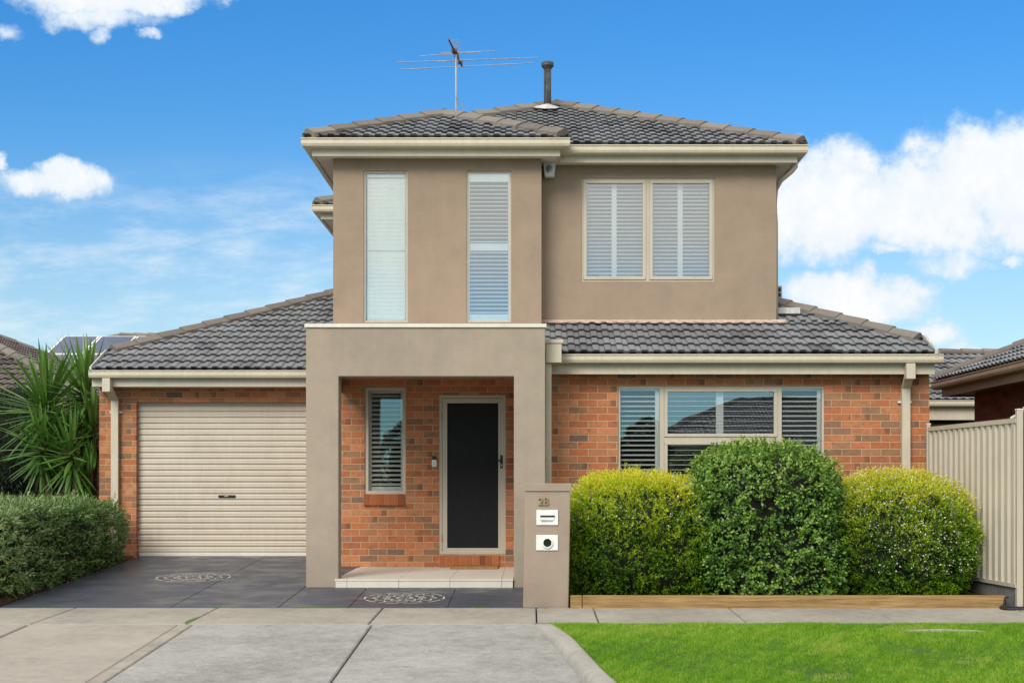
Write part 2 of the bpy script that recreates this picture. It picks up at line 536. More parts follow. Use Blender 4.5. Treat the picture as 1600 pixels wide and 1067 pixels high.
def tile_face(mb, o, e, up, poly, seed=0, course=CRS, sx=SX):
    """roof tiles on one slope: o origin on the eave, e along the eave, up the slope; poly is a convex
    outline in (along, up) metres, counter-clockwise seen from outside"""
    rnd = random.Random(seed)
    o, e, up = Vector(o), Vector(e).normalized(), Vector(up).normalized()
    n = e.cross(up).normalized()
    if n.z < 0: n = -n
    a0 = min(p[0] for p in poly); a1 = max(p[0] for p in poly)
    b0 = min(p[1] for p in poly); b1 = max(p[1] for p in poly)
    bm = bmesh.new()
    lay = bm.verts.layers.float.new('tint')
    nr = int((b1 - b0) / course) + 2
    i0 = int(math.floor(a0 / sx)) - 1; i1 = int(math.ceil(a1 / sx)) + 1
    for r in range(nr):
        bb = b0 + r * course
        for i in range(i0, i1):
            if (i + r) % 2 == 0 or i == i0:
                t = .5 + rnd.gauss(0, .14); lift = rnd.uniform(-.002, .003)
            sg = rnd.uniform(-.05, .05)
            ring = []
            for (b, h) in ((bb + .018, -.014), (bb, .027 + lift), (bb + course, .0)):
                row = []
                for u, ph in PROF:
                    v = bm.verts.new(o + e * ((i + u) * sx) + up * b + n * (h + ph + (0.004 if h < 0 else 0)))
                    v[lay] = t + sg - (.45 if h < 0 else 0)  # lower edge tinted darker, the shadow gap painted into the tile colour
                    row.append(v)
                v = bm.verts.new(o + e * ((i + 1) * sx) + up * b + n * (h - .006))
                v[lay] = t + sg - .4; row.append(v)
                ring.append(row)
            for k in range(len(PROF)):
                for q in (0, 1):
                    bm.faces.new((ring[q][k], ring[q][k + 1], ring[q + 1][k + 1], ring[q + 1][k]))
    m = len(poly)
    cx = sum(p[0] for p in poly) / m; cy = sum(p[1] for p in poly) / m
    for i in range(m):
        p = poly[i]; q = poly[(i + 1) % m]
        d = Vector((q[0] - p[0], q[1] - p[1]))
        nn = Vector((d.y, -d.x))
        if nn.dot(Vector((cx - p[0], cy - p[1]))) > 0: nn = -nn
        if nn.length < 1e-6: continue
        nn.normalize()
        pn = e * nn.x + up * nn.y
        pc = o + e * p[0] + up * p[1]
        if abs(nn.x) < 1e-4 and nn.y < 0: continue     # leave the eave edge whole
        bmesh.ops.bisect_plane(bm, geom=bm.verts[:] + bm.edges[:] + bm.faces[:], plane_co=pc, plane_no=pn, clear_outer=True)
    k = len(mb.v)
    bm.verts.index_update()
    for v in bm.verts:
        mb.v.append(v.co[:]); mb.t.append(v[lay])
    for f in bm.faces: mb.f.append(tuple(v.index + k for v in f.verts))
    bm.free()
    # sarking sheet just below the tiles so no light leaks through
    mb.quad(*[(o + e * a + up * b - n * .03)[:] for a, b in (poly if m == 4 else (poly[0], poly[1], poly[2], poly[2]))][:4], t=.1) if m == 4 else \
        mb.add([(o + e * a + up * b - n * .03)[:] for a, b in poly], [tuple(range(m))], .1)


def cap_line(mb, p0, p1, w=.125, h=.062, seg=.41, seed=0, lift=.022):
    rnd = random.Random(seed)
    p0, p1 = Vector(p0), Vector(p1)
    if abs(p1.z - p0.z) > .1: p0 = p0 + (p1 - p0).normalized() * .07
    d = (p1 - p0); L = d.length; d.normalize()
    side = d.cross(Vector((0, 0, 1))).normalized(); up = side.cross(d).normalized()
    n = max(1, round(L / seg)); sl = L / n
    prof = [(-.96, -1.0), (-1.0, -.15), (-.95, .0), (-.16, .98), (.16, .98), (.95, .0), (1.0, -.15), (.96, -1.0)]
    for i in range(n):
        t = .5 + rnd.gauss(0, .13)
        jit = rnd.uniform(-.004, .004)
        rings = []
        for s_, sc, lf in ((i * sl - .03 * (i > 0) + .0, 1.05, .011), (i * sl - .02 * (i > 0) + .012, 1.06, .013), ((i + 1) * sl, .97, -.002)):
            c = p0 + d * s_ + up * (lift + lf) + side * jit
            rings.append([(c + side * a * w * sc + up * b * h * sc)[:] for a, b in prof])
        k = len(prof)
        vs = [v for r in rings for v in r]
        fs = [tuple(range(k))]
        for q in range(2):
            for j in range(k - 1):
                fs.append((q * k + j, q * k + j + 1, (q + 1) * k + j + 1, (q + 1) * k + j))
        fs.append(tuple(2 * k + j for j in range(k)))
        mb.add(vs, fs, t)


PITCH = .43
SLN = math.hypot(1, PITCH)


def slats(mb, x0, x1, z0, z1, Y, pitch, width, tilt, thick=.008):
    z = z0 + pitch / 2
    c, s = math.cos(tilt), math.sin(tilt)
    while z < z1 - pitch * .3:
        pr = []
        for a, b in ((-.5, -.5), (.5, -.5), (.5, .5), (-.5, .5)):
            yy = a * width * c - b * thick * s
            zz = a * width * s + b * thick * c
            pr.append((Y + yy, z + zz))
        vs = [(x, y, zz) for x in (x0, x1) for y, zz in pr]
        mb.add(vs, [(0, 1, 2, 3), (7, 6, 5, 4), (0, 4, 5, 1), (1, 5, 6, 2), (2, 6, 7, 3), (3, 7, 4, 0)])
        z += pitch


def frame_rect(mb, x0, x1, z0, z1, y0, y1, w, bev=.004):
    mb.box(x0, x1, y0, y1, z1 - w, z1, bev=bev)
    mb.box(x0, x1, y0, y1, z0, z0 + w, bev=bev)
    mb.box(x0, x0 + w, y0 + .0015, y1 - .0015, z0 + w, z1 - w)
    mb.box(x1 - w, x1, y0 + .0015, y1 - .0015, z0 + w, z1 - w)


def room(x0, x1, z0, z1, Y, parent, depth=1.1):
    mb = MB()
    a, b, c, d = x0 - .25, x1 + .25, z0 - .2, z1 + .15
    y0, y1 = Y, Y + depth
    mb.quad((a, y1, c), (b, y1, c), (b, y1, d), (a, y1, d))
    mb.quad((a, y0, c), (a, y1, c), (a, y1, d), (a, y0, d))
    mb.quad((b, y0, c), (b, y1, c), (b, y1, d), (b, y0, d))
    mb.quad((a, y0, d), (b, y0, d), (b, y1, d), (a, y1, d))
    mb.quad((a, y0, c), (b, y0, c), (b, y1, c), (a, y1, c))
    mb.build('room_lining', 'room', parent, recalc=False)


# ================================================================== THE HOUSE
house = thing('two_storey_house', 'two-storey house of orange brick and taupe render with grey tiled roofs', 'house', (-.6, 19.3, .0))

YG, YP, YR, YF = 19.3, 18.08, 16.8, 15.9     # garage wall, porch wall, right wall, portico front
YB, YU = 17.24, 17.6                          # upper bay wall, upper right wall
XL, XR = -6.086, 4.913
ZS_LOW, ZS_UP = 2.545, 5.30

# brick walls -------------------------------------------------------
gd = (wx(213, YG), -2.92, .05, wz(628, YG))
mb = MB()
wall_front(mb, XL, -2.70, -.05, ZS_LOW + .12, YG, [gd], .16)
wall_side(mb, XL, YG, 27, -.05, ZS_LOW + .18)
mb.quad((XL, 27, -.05), (-2.7, 27, -.05), (-2.7, 27, 2.7), (XL, 27, 2.7))
mb.build('garage_wall', 'brick', house, recalc=False)
pw = (wx(570, YP), wx(634, YP), wz(772, YP), wz(605, YP))
dw = (wx(686, YP), wx(790, YP), wz(866, YP), wz(617, YP))
mb = MB()
wall_front(mb, -2.70, .19, -.05, 2.9, YP, [pw, dw], .12)
wall_side(mb, -2.70, YP, YG, -.05, 2.9)
mb.build('porch_wall', 'brick', house, recalc=False)
lw = (wx(966, YR), wx(1288, YR), .83, wz(603, YR))
mb = MB()
wall_front(mb, .19, XR, -.15, ZS_LOW + .12, YR, [lw], .12)
wall_side(mb, .19, YR, YP, -.15, 2.7)
wall_side(mb, XR, YR, 27, -.15, 2.72)
mb.quad((-2.7, 27, -.05), (XR, 27, -.05), (XR, 27, 2.7), (-2.7, 27, 2.7))
mb.build('front_room_wall', 'brick', house, recalc=False)

# upper rendered walls ----------------------------------------------
bw1 = (wx(568, YB), wx(637, YB), wz(503.5, YB), wz(267, YB))
bw2 = (wx(729, YB), wx(798.5, YB), wz(503.5, YB), wz(267, YB))
XB0, XB1 = wx(520.5, YB), wx(846, YB)
mb = MB()
wall_front(mb, XB0, XB1, 2.9, ZS_UP, YB, [bw1, bw2], .11)
wall_side(mb, XB1, YB, YU + .1, 2.9, ZS_UP)
wall_side(mb, XB0, YB, 27, 2.4, ZS_UP)
mb.build('bay_wall', 'render_up', house, recalc=False)
uw = (wx(908.5, YU), wx(1116.5, YU), wz(440, YU), wz(278.5, YU))
XU1 = wx(1213, YU)
mb = MB()
wall_front(mb, XB1 - .05, XU1, 3.18, ZS_UP, YU, [uw], .09)
wall_side(mb, XU1, YU, 27, 2.9, ZS_UP)
mb.quad((XB0, 27, 2.4), (XU1, 27, 2.4), (XU1, 27, ZS_UP), (XB0, 27, ZS_UP))
mb.build('upper_wall', 'render_up', house, recalc=False)
mb = MB()
mb.box(-2.97, XB0 - .003, 21.45, 24.4, 2.6, ZS_UP)
mb.build('side_wing_wall', 'render_up', house)

# portico ------------------------------------------------------------
PX0, PX1 = wx(478, YF), wx(852, YF)
QX0, QX1 = wx(529, YF), wx(803, YF)
ZB, ZT = wz(588, YF), wz(512, YF)
bm = bmesh.new()
out_ = [(PX0, -.06), (QX0, -.06), (QX0, ZB), (QX1, ZB), (QX1, -.06), (PX1, -.06), (PX1, ZT), (PX0, ZT)]
fr = [bm.verts.new((x, YF, z)) for x, z in out_]
bk = [bm.verts.new((x, YF + .24, z)) for x, z in out_]
bm.faces.new(fr); bm.faces.new(bk[::-1])
for i in range(8):
    j = (i + 1) % 8
    bm.faces.new((fr[j], fr[i], bk[i], bk[j]))
eds = [e for e in bm.edges]
bmesh.ops.recalc_face_normals(bm, faces=bm.faces[:])
bmesh.ops.bevel(bm, geom=eds, offset=.010, segments=2, affect='EDGES', profile=.5)
mb = MB(); mb.addbm(bm)
portico = mb.build('portico', 'render_low', house)
mb = MB()
mb.box(PX0 - .015, PX1 + .015, YF - .02, YF + .28, ZT + .001, wz(506, YF), bev=.004)
mb.build('capping', 'cream_lt', portico)
mb = MB()
mb.box(PX0 + .01, PX1 - .01, YF + .243, YB - .003, 2.66, 2.99)
mb.box(-2.69, .185, YB - .003, YP - .003, 2.66, 2.9)
mb.build('porch_roof', 'soffit', house)
# porch slab with tiles
SX0, SX1, SYF = wx(524, YF - .03), wx(801.5, YF - .03), YF - .03
zt = .097
mb = MB()
xs = [SX0, wx(542, SYF), wx(623, SYF), wx(703, SYF), wx(784, SYF), SX1]
for i in range(5):
    mb.box(xs[i] + .0025, xs[i + 1] - .0025, SYF, SYF + .02, -.03, zt - .024)
ys = [SYF - .008, 16.45, 17.05, 17.65, YP - .002]
for i in range(5):
    for j in range(4):
        mb.box(xs[i] + (.002 if i else -.006), xs[i + 1] - (.002 if i < 4 else -.004), ys[j] + .002, ys[j + 1] - .002, zt - .022, zt)
step = mb.build('porch_step', 'porch_tile', house)
mb = MB(); mb.box(SX0 + .004, SX1 - .004, SYF + .008, YP - .002, -.05, zt - .006)
mb.build('grout_bed', 'plinth', step)

# soldier-course sills
def soldier(x0, x1, zt0, zt1, Y, proj, name, seed):
    rnd = random.Random(seed)
    n = max(1, round((x1 - x0) / .087)); w = (x1 - x0) / n
    mb = MB()
    for i in range(n):
        a, b_ = x0 + i * w + .004, x0 + (i + 1) * w - .004
        vs = [(x, y, z) for x in (a, b_) for y, z in ((Y - proj, zt0), (Y - proj, zt1 - .012), (Y + .09, zt1), (Y + .09, zt0))]
        mb.add(vs, [(0, 1, 2, 3), (7, 6, 5, 4), (0, 4, 5, 1), (1, 5, 6, 2), (2, 6, 7, 3), (3, 7, 4, 0)], rnd.uniform(.1, .95))
    o = mb.build(name, 'sill_brick', house, tint=True)
    mm = MB(); mm.box(x0, x1, Y - proj + .008, Y + .08, zt0 + .002, zt1 - .02)
    mm.build('mortar', 'lead', o)


soldier(wx(568, YP), wx(632, YP), wz(789, YP), wz(771, YP), YP, .035, 'window_sill', 3)
soldier(wx(686, YP), wx(780, YP), zt + .004, wz(866.5, YP), YP, .03, 'door_sill', 5)

# eaves --------------------------------------------------------------
ZGL, ZGU = H + 1.52, H + 4.236
low_r = [(.19, 16.582), (XR + .045, 16.582)]
low_l = [(XL + .115 - .11, 18.982), (-2.55, 18.982)]
mb = MB()
gutter(mb, [(.30, 16.582), (XR + .075, 16.582)], ZGL)
g = mb.build('gutter', 'cream', house)
mb = MB(); fascia(mb, [(.19, 16.579), (XR + .002, 16.579)], wz(584.5, 16.58), ZGL - .01)
mb.build('fascia', 'cream', house)
mb = MB(); gutter(mb, [(wx(138, 18.86), 18.982), (-2.55, 18.982)], ZGL)
mb.build('gutter', 'cream', house)
mb = MB(); fascia(mb, [(XL, 18.979), (-2.55, 18.979)], wz(603, 18.98), ZGL - .01)
mb.build('fascia', 'cream', house)
mb = MB()
mb.box(.19, XR, 16.58, YR - .002, ZS_LOW, ZS_LOW + .012)
mb.box(XR - .02, XR + .001, 16.593, YR + .4, ZS_LOW + .013, ZGL - .02)
mb.build('soffit', 'soffit', house)
mb = MB()
mb.box(XL, -2.7, 18.98, YG - .002, ZS_LOW, ZS_LOW + .012)
mb.box(XL - .001, XL + .02, 18.99, YG + .4, ZS_LOW + .013, ZGL - .02)
mb.build('soffit', 'soffit', house)
up_path = [(-3.24, 25.2), (-3.24, 21.14), (-2.715, 21.14), (-2.715, 17.022), (.378, 17.022), (.378, 17.372), (3.402, 17.372), (3.402, 27.2)]
mb = MB(); gutter(mb, up_path, ZGU); mb.build('gutter', 'cream', house)
mb = MB(); fascia(mb, [(x, y) for x, y in up_path], wz(244, 17.02), ZGU - .006); mb.build('fascia', 'cream', house)
mb = MB()
pts = [(x + (.021 if x < 0 else -.021), y + .021 if y < 25 else y, ZS_UP + .001) for x, y in up_path]
mb.add(pts, [tuple(range(len(pts)))])
mb.build('soffit', 'soffit', house)

# roofs --------------------------------------------------------------
def T(z): return z + .012


def slope_face(mb, corner, along, inward, poly, seed):
    """corner: eave start (x,y,z); along/inward: plan unit vectors; poly in plan metres (along, inward)"""
    up = Vector((inward[0], inward[1], PITCH)).normalized()
    tile_face(mb, corner, (along[0], along[1], 0), up, [(a, b * SLN) for a, b in poly], seed)


# upper roof: main hip + bay hip + side wing
z0 = T(ZGU)
mx0, mx1, my = -2.72 + .03, 3.524 - .03, 17.25 + .03
hw = (mx1 - mx0) / 2; xc = (mx0 + mx1) / 2
mb = MB()
slope_face(mb, (mx0, my, z0), (1, 0), (0, 1), [(0, 0), (2 * hw, 0), (hw, hw)], 1)
slope_face(mb, (mx1, my, z0), (0, 1), (-1, 0), [(0, 0), (10, 0), (10 - hw, hw), (hw, hw)], 2)
slope_face(mb, (mx0, my + 10, z0), (0, -1), (1, 0), [(0, 0), (10, 0), (10 - hw, hw), (hw, hw)], 3)
slope_face(mb, (mx1, my + 10, z0), (-1, 0), (0, -1), [(0, 0), (2 * hw, 0), (hw, hw)], 4)
bx0, bx1, by = -2.835 + .03, .50 - .03, 16.9 + .03
bh_ = (bx1 - bx0) / 2; bc = (bx0 + bx1) / 2
slope_face(mb, (bx0, by, z0), (1, 0), (0, 1), [(0, 0), (2 * bh_, 0), (bh_, bh_)], 5)
slope_face(mb, (bx1, by, z0), (0, 1), (-1, 0), [(0, 0), (.36, 0), (.36 + bh_, bh_), (bh_, bh_)], 6)
slope_face(mb, (bx0, by + 4.3, z0), (0, -1), (1, 0), [(0, 0), (4.3, 0), (4.3 - bh_, bh_), (1.9, bh_)], 7)
wxx, wyy = -3.36 + .03, 21.02 + .03
slope_face(mb, (wxx, wyy, z0), (1, 0), (0, 1), [(0, 0), (.7, 0), (2.4, 1.7), (1.7, 1.7)], 8)
slope_face(mb, (wxx, wyy + 3.4, z0), (0, -1), (1, 0), [(0, 0), (3.4, 0), (1.7, 1.7)], 9)
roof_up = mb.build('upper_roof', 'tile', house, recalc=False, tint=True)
zr = z0 + hw * PITCH
for k, (p, q) in enumerate([((mx1, my, z0), (xc, my + hw, zr)),
                            ((bx0 + bh_ + .06, by + bh_ + .36, z0 + bh_ * PITCH + .02), (xc, my + hw, zr)),
                            ((xc, my + hw, zr), (xc, my + 10 - hw, zr)),
                            ((bx0, by, z0), (bc, by + bh_, z0 + bh_ * PITCH)),
                            ((bx1, by, z0), (bc, by + bh_, z0 + bh_ * PITCH)),
                            ((bc, by + bh_, z0 + bh_ * PITCH), (bc, by + bh_ + .36, z0 + bh_ * PITCH)),
                            ((wxx, wyy, z0), (wxx + 1.7, wyy + 1.7, z0 + 1.7 * PITCH))]):
    mb = MB(); cap_line(mb, p, q, seed=k + 20); mb.build('ridge_capping', 'cap', roof_up, tint=True)

# lower right roof
z0 = T(ZGL)
rx, ry = 5.31, 16.46 + .03
XCUT = 4.885
mb = MB()
slope_face(mb, (.17, ry, z0), (1, 0), (0, 1), [(0, 0), (XCUT - .17, 0), (XCUT - .17, rx - XCUT), (rx - 1.15 - .17, 1.15), (0, 1.15)], 11)
d_ = rx - XU1 - .02
slope_face(mb, (XU1 + .02, ry + 1.15, z0 + 1.15 * PITCH), (1, 0), (0, 1), [(0, 0), (d_ - 1.15, 0), (0, d_ - 1.15)], 12)
s0 = rx - XCUT
slope_face(mb, (rx, ry, z0), (0, 1), (-1, 0), [(s0, s0), (10, s0), (10, d_), (d_, d_)], 13)
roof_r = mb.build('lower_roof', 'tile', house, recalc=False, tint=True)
mb = MB()
cap_line(mb, (XCUT - .01, ry + s0 + .01, z0 + s0 * PITCH), (rx - d_, ry + d_, z0 + d_ * PITCH), seed=31)
mb.build('ridge_capping', 'cap', roof_r, tint=True)
mb = MB()
zc = lambda Y: z0 + (Y - ry) * PITCH
mb.add([(XCUT, ry - .03, zc(ry) - .05), (XCUT + .035, ry - .03, zc(ry) - .05), (XCUT + .035, ry + .60, zc(ry + .56)), (XCUT, ry + .60, zc(ry + .56)),
        (XCUT, ry - .03, zc(ry) + .05), (XCUT + .035, ry - .03, zc(ry) + .03), (XCUT + .035, ry + .46, zc(ry + .46) + .07), (XCUT, ry + .46, zc(ry + .46) + .07)],
       [(0, 1, 2, 3), (4, 5, 6, 7), (0, 1, 5, 4), (1, 2, 6, 5), (2, 3, 7, 6), (3, 0, 4, 7)])
mb.box(XCUT + .003, XCUT + .03, ry + .6, 26.9, z0 - .02, z0 + .22)
mb.build('verge_flashing', 'leadgrey', roof_r)
# pink mortar flashing along the foot of the upper wall
mb = MB()
n = 60
for i in range(n):
    x0_, x1_ = XB1 + (XU1 - XB1 + .12) * i / n, XB1 + (XU1 - XB1 + .12) * (i + 1) / n
    zz = z0 + (YU - ry) * PITCH
    w0 = .035 + .014 * math.sin(i * 1.9); w1 = .035 + .014 * math.sin((i + 1) * 1.9)
    mb.quad((x0_, YU - .05 - w0, zz + .022 - w0 * .43), (x1_, YU - .05 - w1, zz + .022 - w1 * .43), (x1_, YU - .006, zz + .058), (x0_, YU - .006, zz + .058))
mb.build('wall_flashing', 'lead', roof_r)
mb = MB()
zf = z0 + 1.45 * PITCH
mb.box(XU1 + .005, XU1 + .36, 17.86, 17.93, zf + .02, zf + .10, bev=.006)
mb.build('apron_flashing', 'leadgrey', roof_r)

# lower left roof
lx, ly = -6.75, 18.86 + .03
LCUT = -6.055
e0 = LCUT - lx
Lr = -2.5 - lx
mb = MB()
tp = XB0 - .0 - lx
slope_face(mb, (lx, ly, z0), (1, 0), (0, 1), [(e0, 0), (tp, 0), (tp, tp), (e0, e0)], 14)
slope_face(mb, (lx, ly + 9, z0), (0, -1), (1, 0), [(0, e0), (9 - e0, e0), (9 - tp, tp), (0, tp)], 15)
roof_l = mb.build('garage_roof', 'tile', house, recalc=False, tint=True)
mb = MB()
cap_line(mb, (LCUT + .01, ly + e0 + .01, z0 + e0 * PITCH), (XB0 - .01, ly + tp, z0 + tp * PITCH), seed=41)
mb.build('ridge_capping', 'cap', roof_l, tint=True)
mb = MB()
zc2 = lambda Y: z0 + (Y - ly) * PITCH
mb.add([(LCUT, ly - .03, zc2(ly) - .05), (LCUT - .03, ly - .03, zc2(ly) - .05), (LCUT - .03, ly + .74, zc2(ly + .70)), (LCUT, ly + .74, zc2(ly + .70)),
        (LCUT, ly - .03, zc2(ly) + .045), (LCUT - .03, ly - .03, zc2(ly) + .03), (LCUT - .03, ly + .66, zc2(ly + .66) + .045), (LCUT, ly + .66, zc2(ly + .66) + .06)],
       [(0, 1, 2, 3), (4, 5, 6, 7), (0, 1, 5, 4), (1, 2, 6, 5), (2, 3, 7, 6), (3, 0, 4, 7)])
mb.build('verge_flashing', 'leadgrey', roof_l)

# downpipes ----------------------------------------------------------
def downpipe(X, yg, yw, zbot, box_w=.105):
    mb = MB()
    zt_ = ZGL - .10
    mb.box(X - .055 - .01, X + .055 - .01, yg - .10, yg + .02, ZGL - .30, zt_ - .014, bev=.006)
    mb.rect_tube([(X - .01, yg - .02, ZGL - .24), (X, yw - .06, ZGL - .40), (X, yw - .06, zbot)], .10, .06)
    o = mb.build('downpipe', 'cream', house)
    b = MB(); b.box(X - .085, X + .085, yw - .03, yw - .002, 2.19, 2.215); b.build('bracket', 'cream_lt', o)


downpipe(4.605, 16.56, YR, -.05)
downpipe(-5.845, 18.96, YG, .1)
mb = MB()
mb.box(.19, .375, 16.155, 16.40, wz(567, 16.2), wz(537, 16.2), bev=.005)
mb.box(.178, .395, 16.143, 16.41, wz(537, 16.2) + .001, wz(531, 16.2), bev=.004)
mb.rect_tube([(.222, 16.25, wz(567, 16.2)), (.222, 16.25, -.03)], .066, .09)
mb.build('rainwater_head', 'cream', house)
mb = MB()
mb.tube([(3.40, 17.46, 5.296), (3.40, 17.47, 5.25), (3.36, 17.53, 5.20), (3.25, 17.72, 5.12), (3.205, 17.8, 5.02), (3.205, 17.8, 4.6), (3.205, 17.8, 3.36)], .030, 10)
mb.build('downpipe', 'cream', house, smooth=True)

# garage roller door --------------------------------------------------
mb = MB()
YD = YG + .11
zb0, ztop = drive_z(YG) + .055, gd[3] + .03
per = .0832
prof = []
z = zb0
while z < ztop + per:
    for u, d in ((0, .006), (.07, -.006), (.14, -.012), (.36, -.013), (.44, -.0105), (.52, -.0105), (.60, -.013), (.80, -.012), (.88, -.004), (.93, .006)):
        prof.append((YD + d, z + u * per))
    z += per
prof = [(y, z) for y, z in prof if z <= ztop]
xa, xb = gd[0] - .02, gd[1] + .02
vs = [(x, y, z) for x in (xa, xb) for y, z in prof]
n = len(prof)
mb.add(vs, [(i, n + i, n + i + 1, i + 1) for i in range(n - 1)])
rd = mb.build('roller_door', 'door_cream', house, smooth=True)
mb = MB(); mb.box(xa + .03, xb - .03, YD - .03, YD + .012, drive_z(YG) + .004, zb0, bev=.005)
mb.build('bottom_rail', 'cream_lt', rd)
mb = MB()
hx = wx(355, YD); hz = wz(775, YD)
mb.box(hx - .12, hx + .12, YD - .032, YD - .012, hz - .018, hz + .018, bev=.006)
mb.build('handle', 'black', rd)
mb = MB(); mb.box(hx - .035, hx + .02, YD - .0345, YD - .0325, hz - .006, hz + .006)
mb.build('lock_plate', 'steel', rd)
mb = MB(); mb.quad((xa, YD + .12, 0), (xb, YD + .12, 0), (xb, YD + .12, 2.6), (xa, YD + .12, 2.6))
mb.build('room_lining', 'room', rd)

# front door ----------------------------------------------------------
mb = MB()
Yd = YP + .03
frame_rect(mb, dw[0], dw[1], dw[2], dw[3], Yd - .02, Yd + .09, .038)
fd = mb.build('front_door', 'frame', house)
mb = MB()
lx0, lx1, lz0, lz1 = wx(690.5, YP), wx(786.5, YP), wz(864, YP), wz(621.5, YP)
frame_rect(mb, lx0 + .004, lx1 - .004, lz0 + .004, lz1 - .004, Yd - .012, Yd + .03, .064, .006)
mb.build('screen_door_frame', 'frame', fd)
mb = MB(); mb.box(lx0 + .06, lx1 - .06, Yd + .005, Yd + .02, lz0 + .06, lz1 - .06)
mb.build('security_mesh', 'mesh', fd)
mb = MB()
hx = wx(783.5, YP); hz0, hz1 = wz(731.5, YP), wz(711, YP)
mb.box(hx - .017, hx + .017, Yd - .024, Yd - .0125, hz0, hz1, bev=.004)
hz = wz(719.5, YP)
mb.tube([(hx, Yd - .024, hz), (hx, Yd - .055, hz), (hx - .01, Yd - .062, hz), (hx - .11, Yd - .062, hz + .003)], .0085, 8)
mb.build('handle', 'black', fd)
mb = MB(); mb.box(hx - .007, hx + .007, Yd - .027, Yd - .0242, hz0 + .03, hz0 + .055); mb.build('lock_barrel', 'steel', fd)
for zz in (wz(650, YP), wz(840, YP)):
    mb = MB(); mb.tube([(lx0 - .003, Yd - .024, zz - .045), (lx0 - .003, Yd - .024, zz + .045)], .008, 8); mb.build('hinge', 'frame_dk', fd)
# doorbell
mb = MB()
bx, bz0, bz1 = wx(678.7, YP), wz(729, YP), wz(718, YP)
mb.box(bx - .032, bx + .032, YP - .03, YP - .002, bz0, bz1, bev=.006)
db = mb.build('doorbell', 'white', house)
mb = MB(); mb.box(bx - .030, bx + .030, YP - .034, YP - .002, bz1 + .001, bz1 + .046, bev=.006); mb.build('camera_cover', 'black', db)
mb = MB(); mb.box(bx - .016, bx + .016, YP - .033, YP - .0302, (bz0 + bz1) / 2 - .02, (bz0 + bz1) / 2 + .02, bev=.001); mb.build('button', 'steel', db)


# windows ---------------------------------------------------------------
def pane(x0, x1, z0, z1, Y, parent, gl='glass'):
    mb = MB(); mb.quad((x0, Y, z0), (x1, Y, z0), (x1, Y, z1), (x0, Y, z1))
    return mb.build('pane', gl, parent, recalc=False)


# two tall bay windows
for k, (a, b_, c, d) in enumerate((bw1, bw2)):
    Y = YB + .035
    mb = MB(); frame_rect(mb, a, b_, c, d, Y - .012, Y + .05, .022)
    w = mb.build('window', 'frame', house)
    pane(a + .02, b_ - .02, c + .02, d - .02, Y + .01, w, 'glass_up' if k else 'glass')
    mb = MB()
    ys_ = Y + .04
    frame_rect(mb, a + .006, b_ - .006, c + .006, d - .006, ys_ - (.012 if k else .002), ys_ + .02, .032 if k else .02)
    sx0, sx1 = a + .04, b_ - .04
    zm = c + (d - c) * (.502)
    mb.box(sx0, sx1, ys_ + (.000 if k == 0 else -.010), ys_ + .012, zm - .045, zm + .045)
    mb.box(sx0, sx1, ys_ - .010, ys_ + .02, d - (.125 if k else .07), d - .03)
    mb.box(sx0, sx1, ys_ - .010, ys_ + .02, c + .03, c + (.11 if k else .07))
    if k == 0:
        mb.box(sx0 - .01, sx1 + .01, ys_ + .013, ys_ + .019, c + .02, d - .02)
        slats(mb, sx0, sx1, c + .07, zm - .045, ys_ + .005, .0505, .060, math.radians(86), .003)
        slats(mb, sx0, sx1, zm + .045, d - .07, ys_ + .005, .0505, .060, math.radians(86), .003)
    else:
        slats(mb, sx0, sx1, c + .11, zm - .045, ys_ + .01, .0505, .050, math.radians(24))
        slats(mb, sx0, sx1, zm + .045, d - .125, ys_ + .01, .0505, .050, math.radians(24))
    mb.build('shutter', 'slat', w)
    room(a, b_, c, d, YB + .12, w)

# upper right double window
a, b_, c, d = uw
Y = YU + .02
mb = MB()
mid = (wx(1012, YU))
mb.box(a, b_, Y - .004, Y + .06, d - .022, d, bev=.003); mb.box(a, b_, Y - .004, Y + .06, c, c + .022, bev=.003)
for x in (a, b_ - .022, mid - .02): mb.box(x, x + (.04 if x == mid - .02 else .022), Y - .002, Y + .058, c + .022, d - .022)
w = mb.build('window', 'frame', house)
for x0_, x1_ in ((a + .024, mid - .022), (mid + .022, b_ - .024)):
    mb = MB(); frame_rect(mb, x0_, x1_, c + .024, d - .024, Y - .018, Y + .04, .042, .006)
    mb.build('sash', 'frame', w)
    pane(x0_ + .04, x1_ - .04, c + .064, d - .064, Y + .012, w, 'glass_up')
    mb = MB()
    xm = (x0_ + x1_) / 2; ys_ = Y + .10
    mb.box(xm - .032, xm + .032, ys_ - .02, ys_ + .01, c + .03, d - .03)
    for p, q in ((x0_ + .01, xm - .032), (xm + .032, x1_ - .01)):
        slats(mb, p, q, c + .05, d - .05, ys_, .0495, .060, math.radians(24))
    mb.build('shutter', 'slat', w)
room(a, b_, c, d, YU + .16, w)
# things on the sill inside: pale storage box outlines seen at the foot of the left sash
for p, q in ((wx(937, YU), wx(952, YU)), (wx(965, YU), wx(994, YU)), (wx(1021, YU), wx(1028, YU))):
    mb = MB(); mb.box(p, q, YU + .17, YU + .27, c + .05, c + .14, bev=.006); mb.build('sill_box', 'white', w)

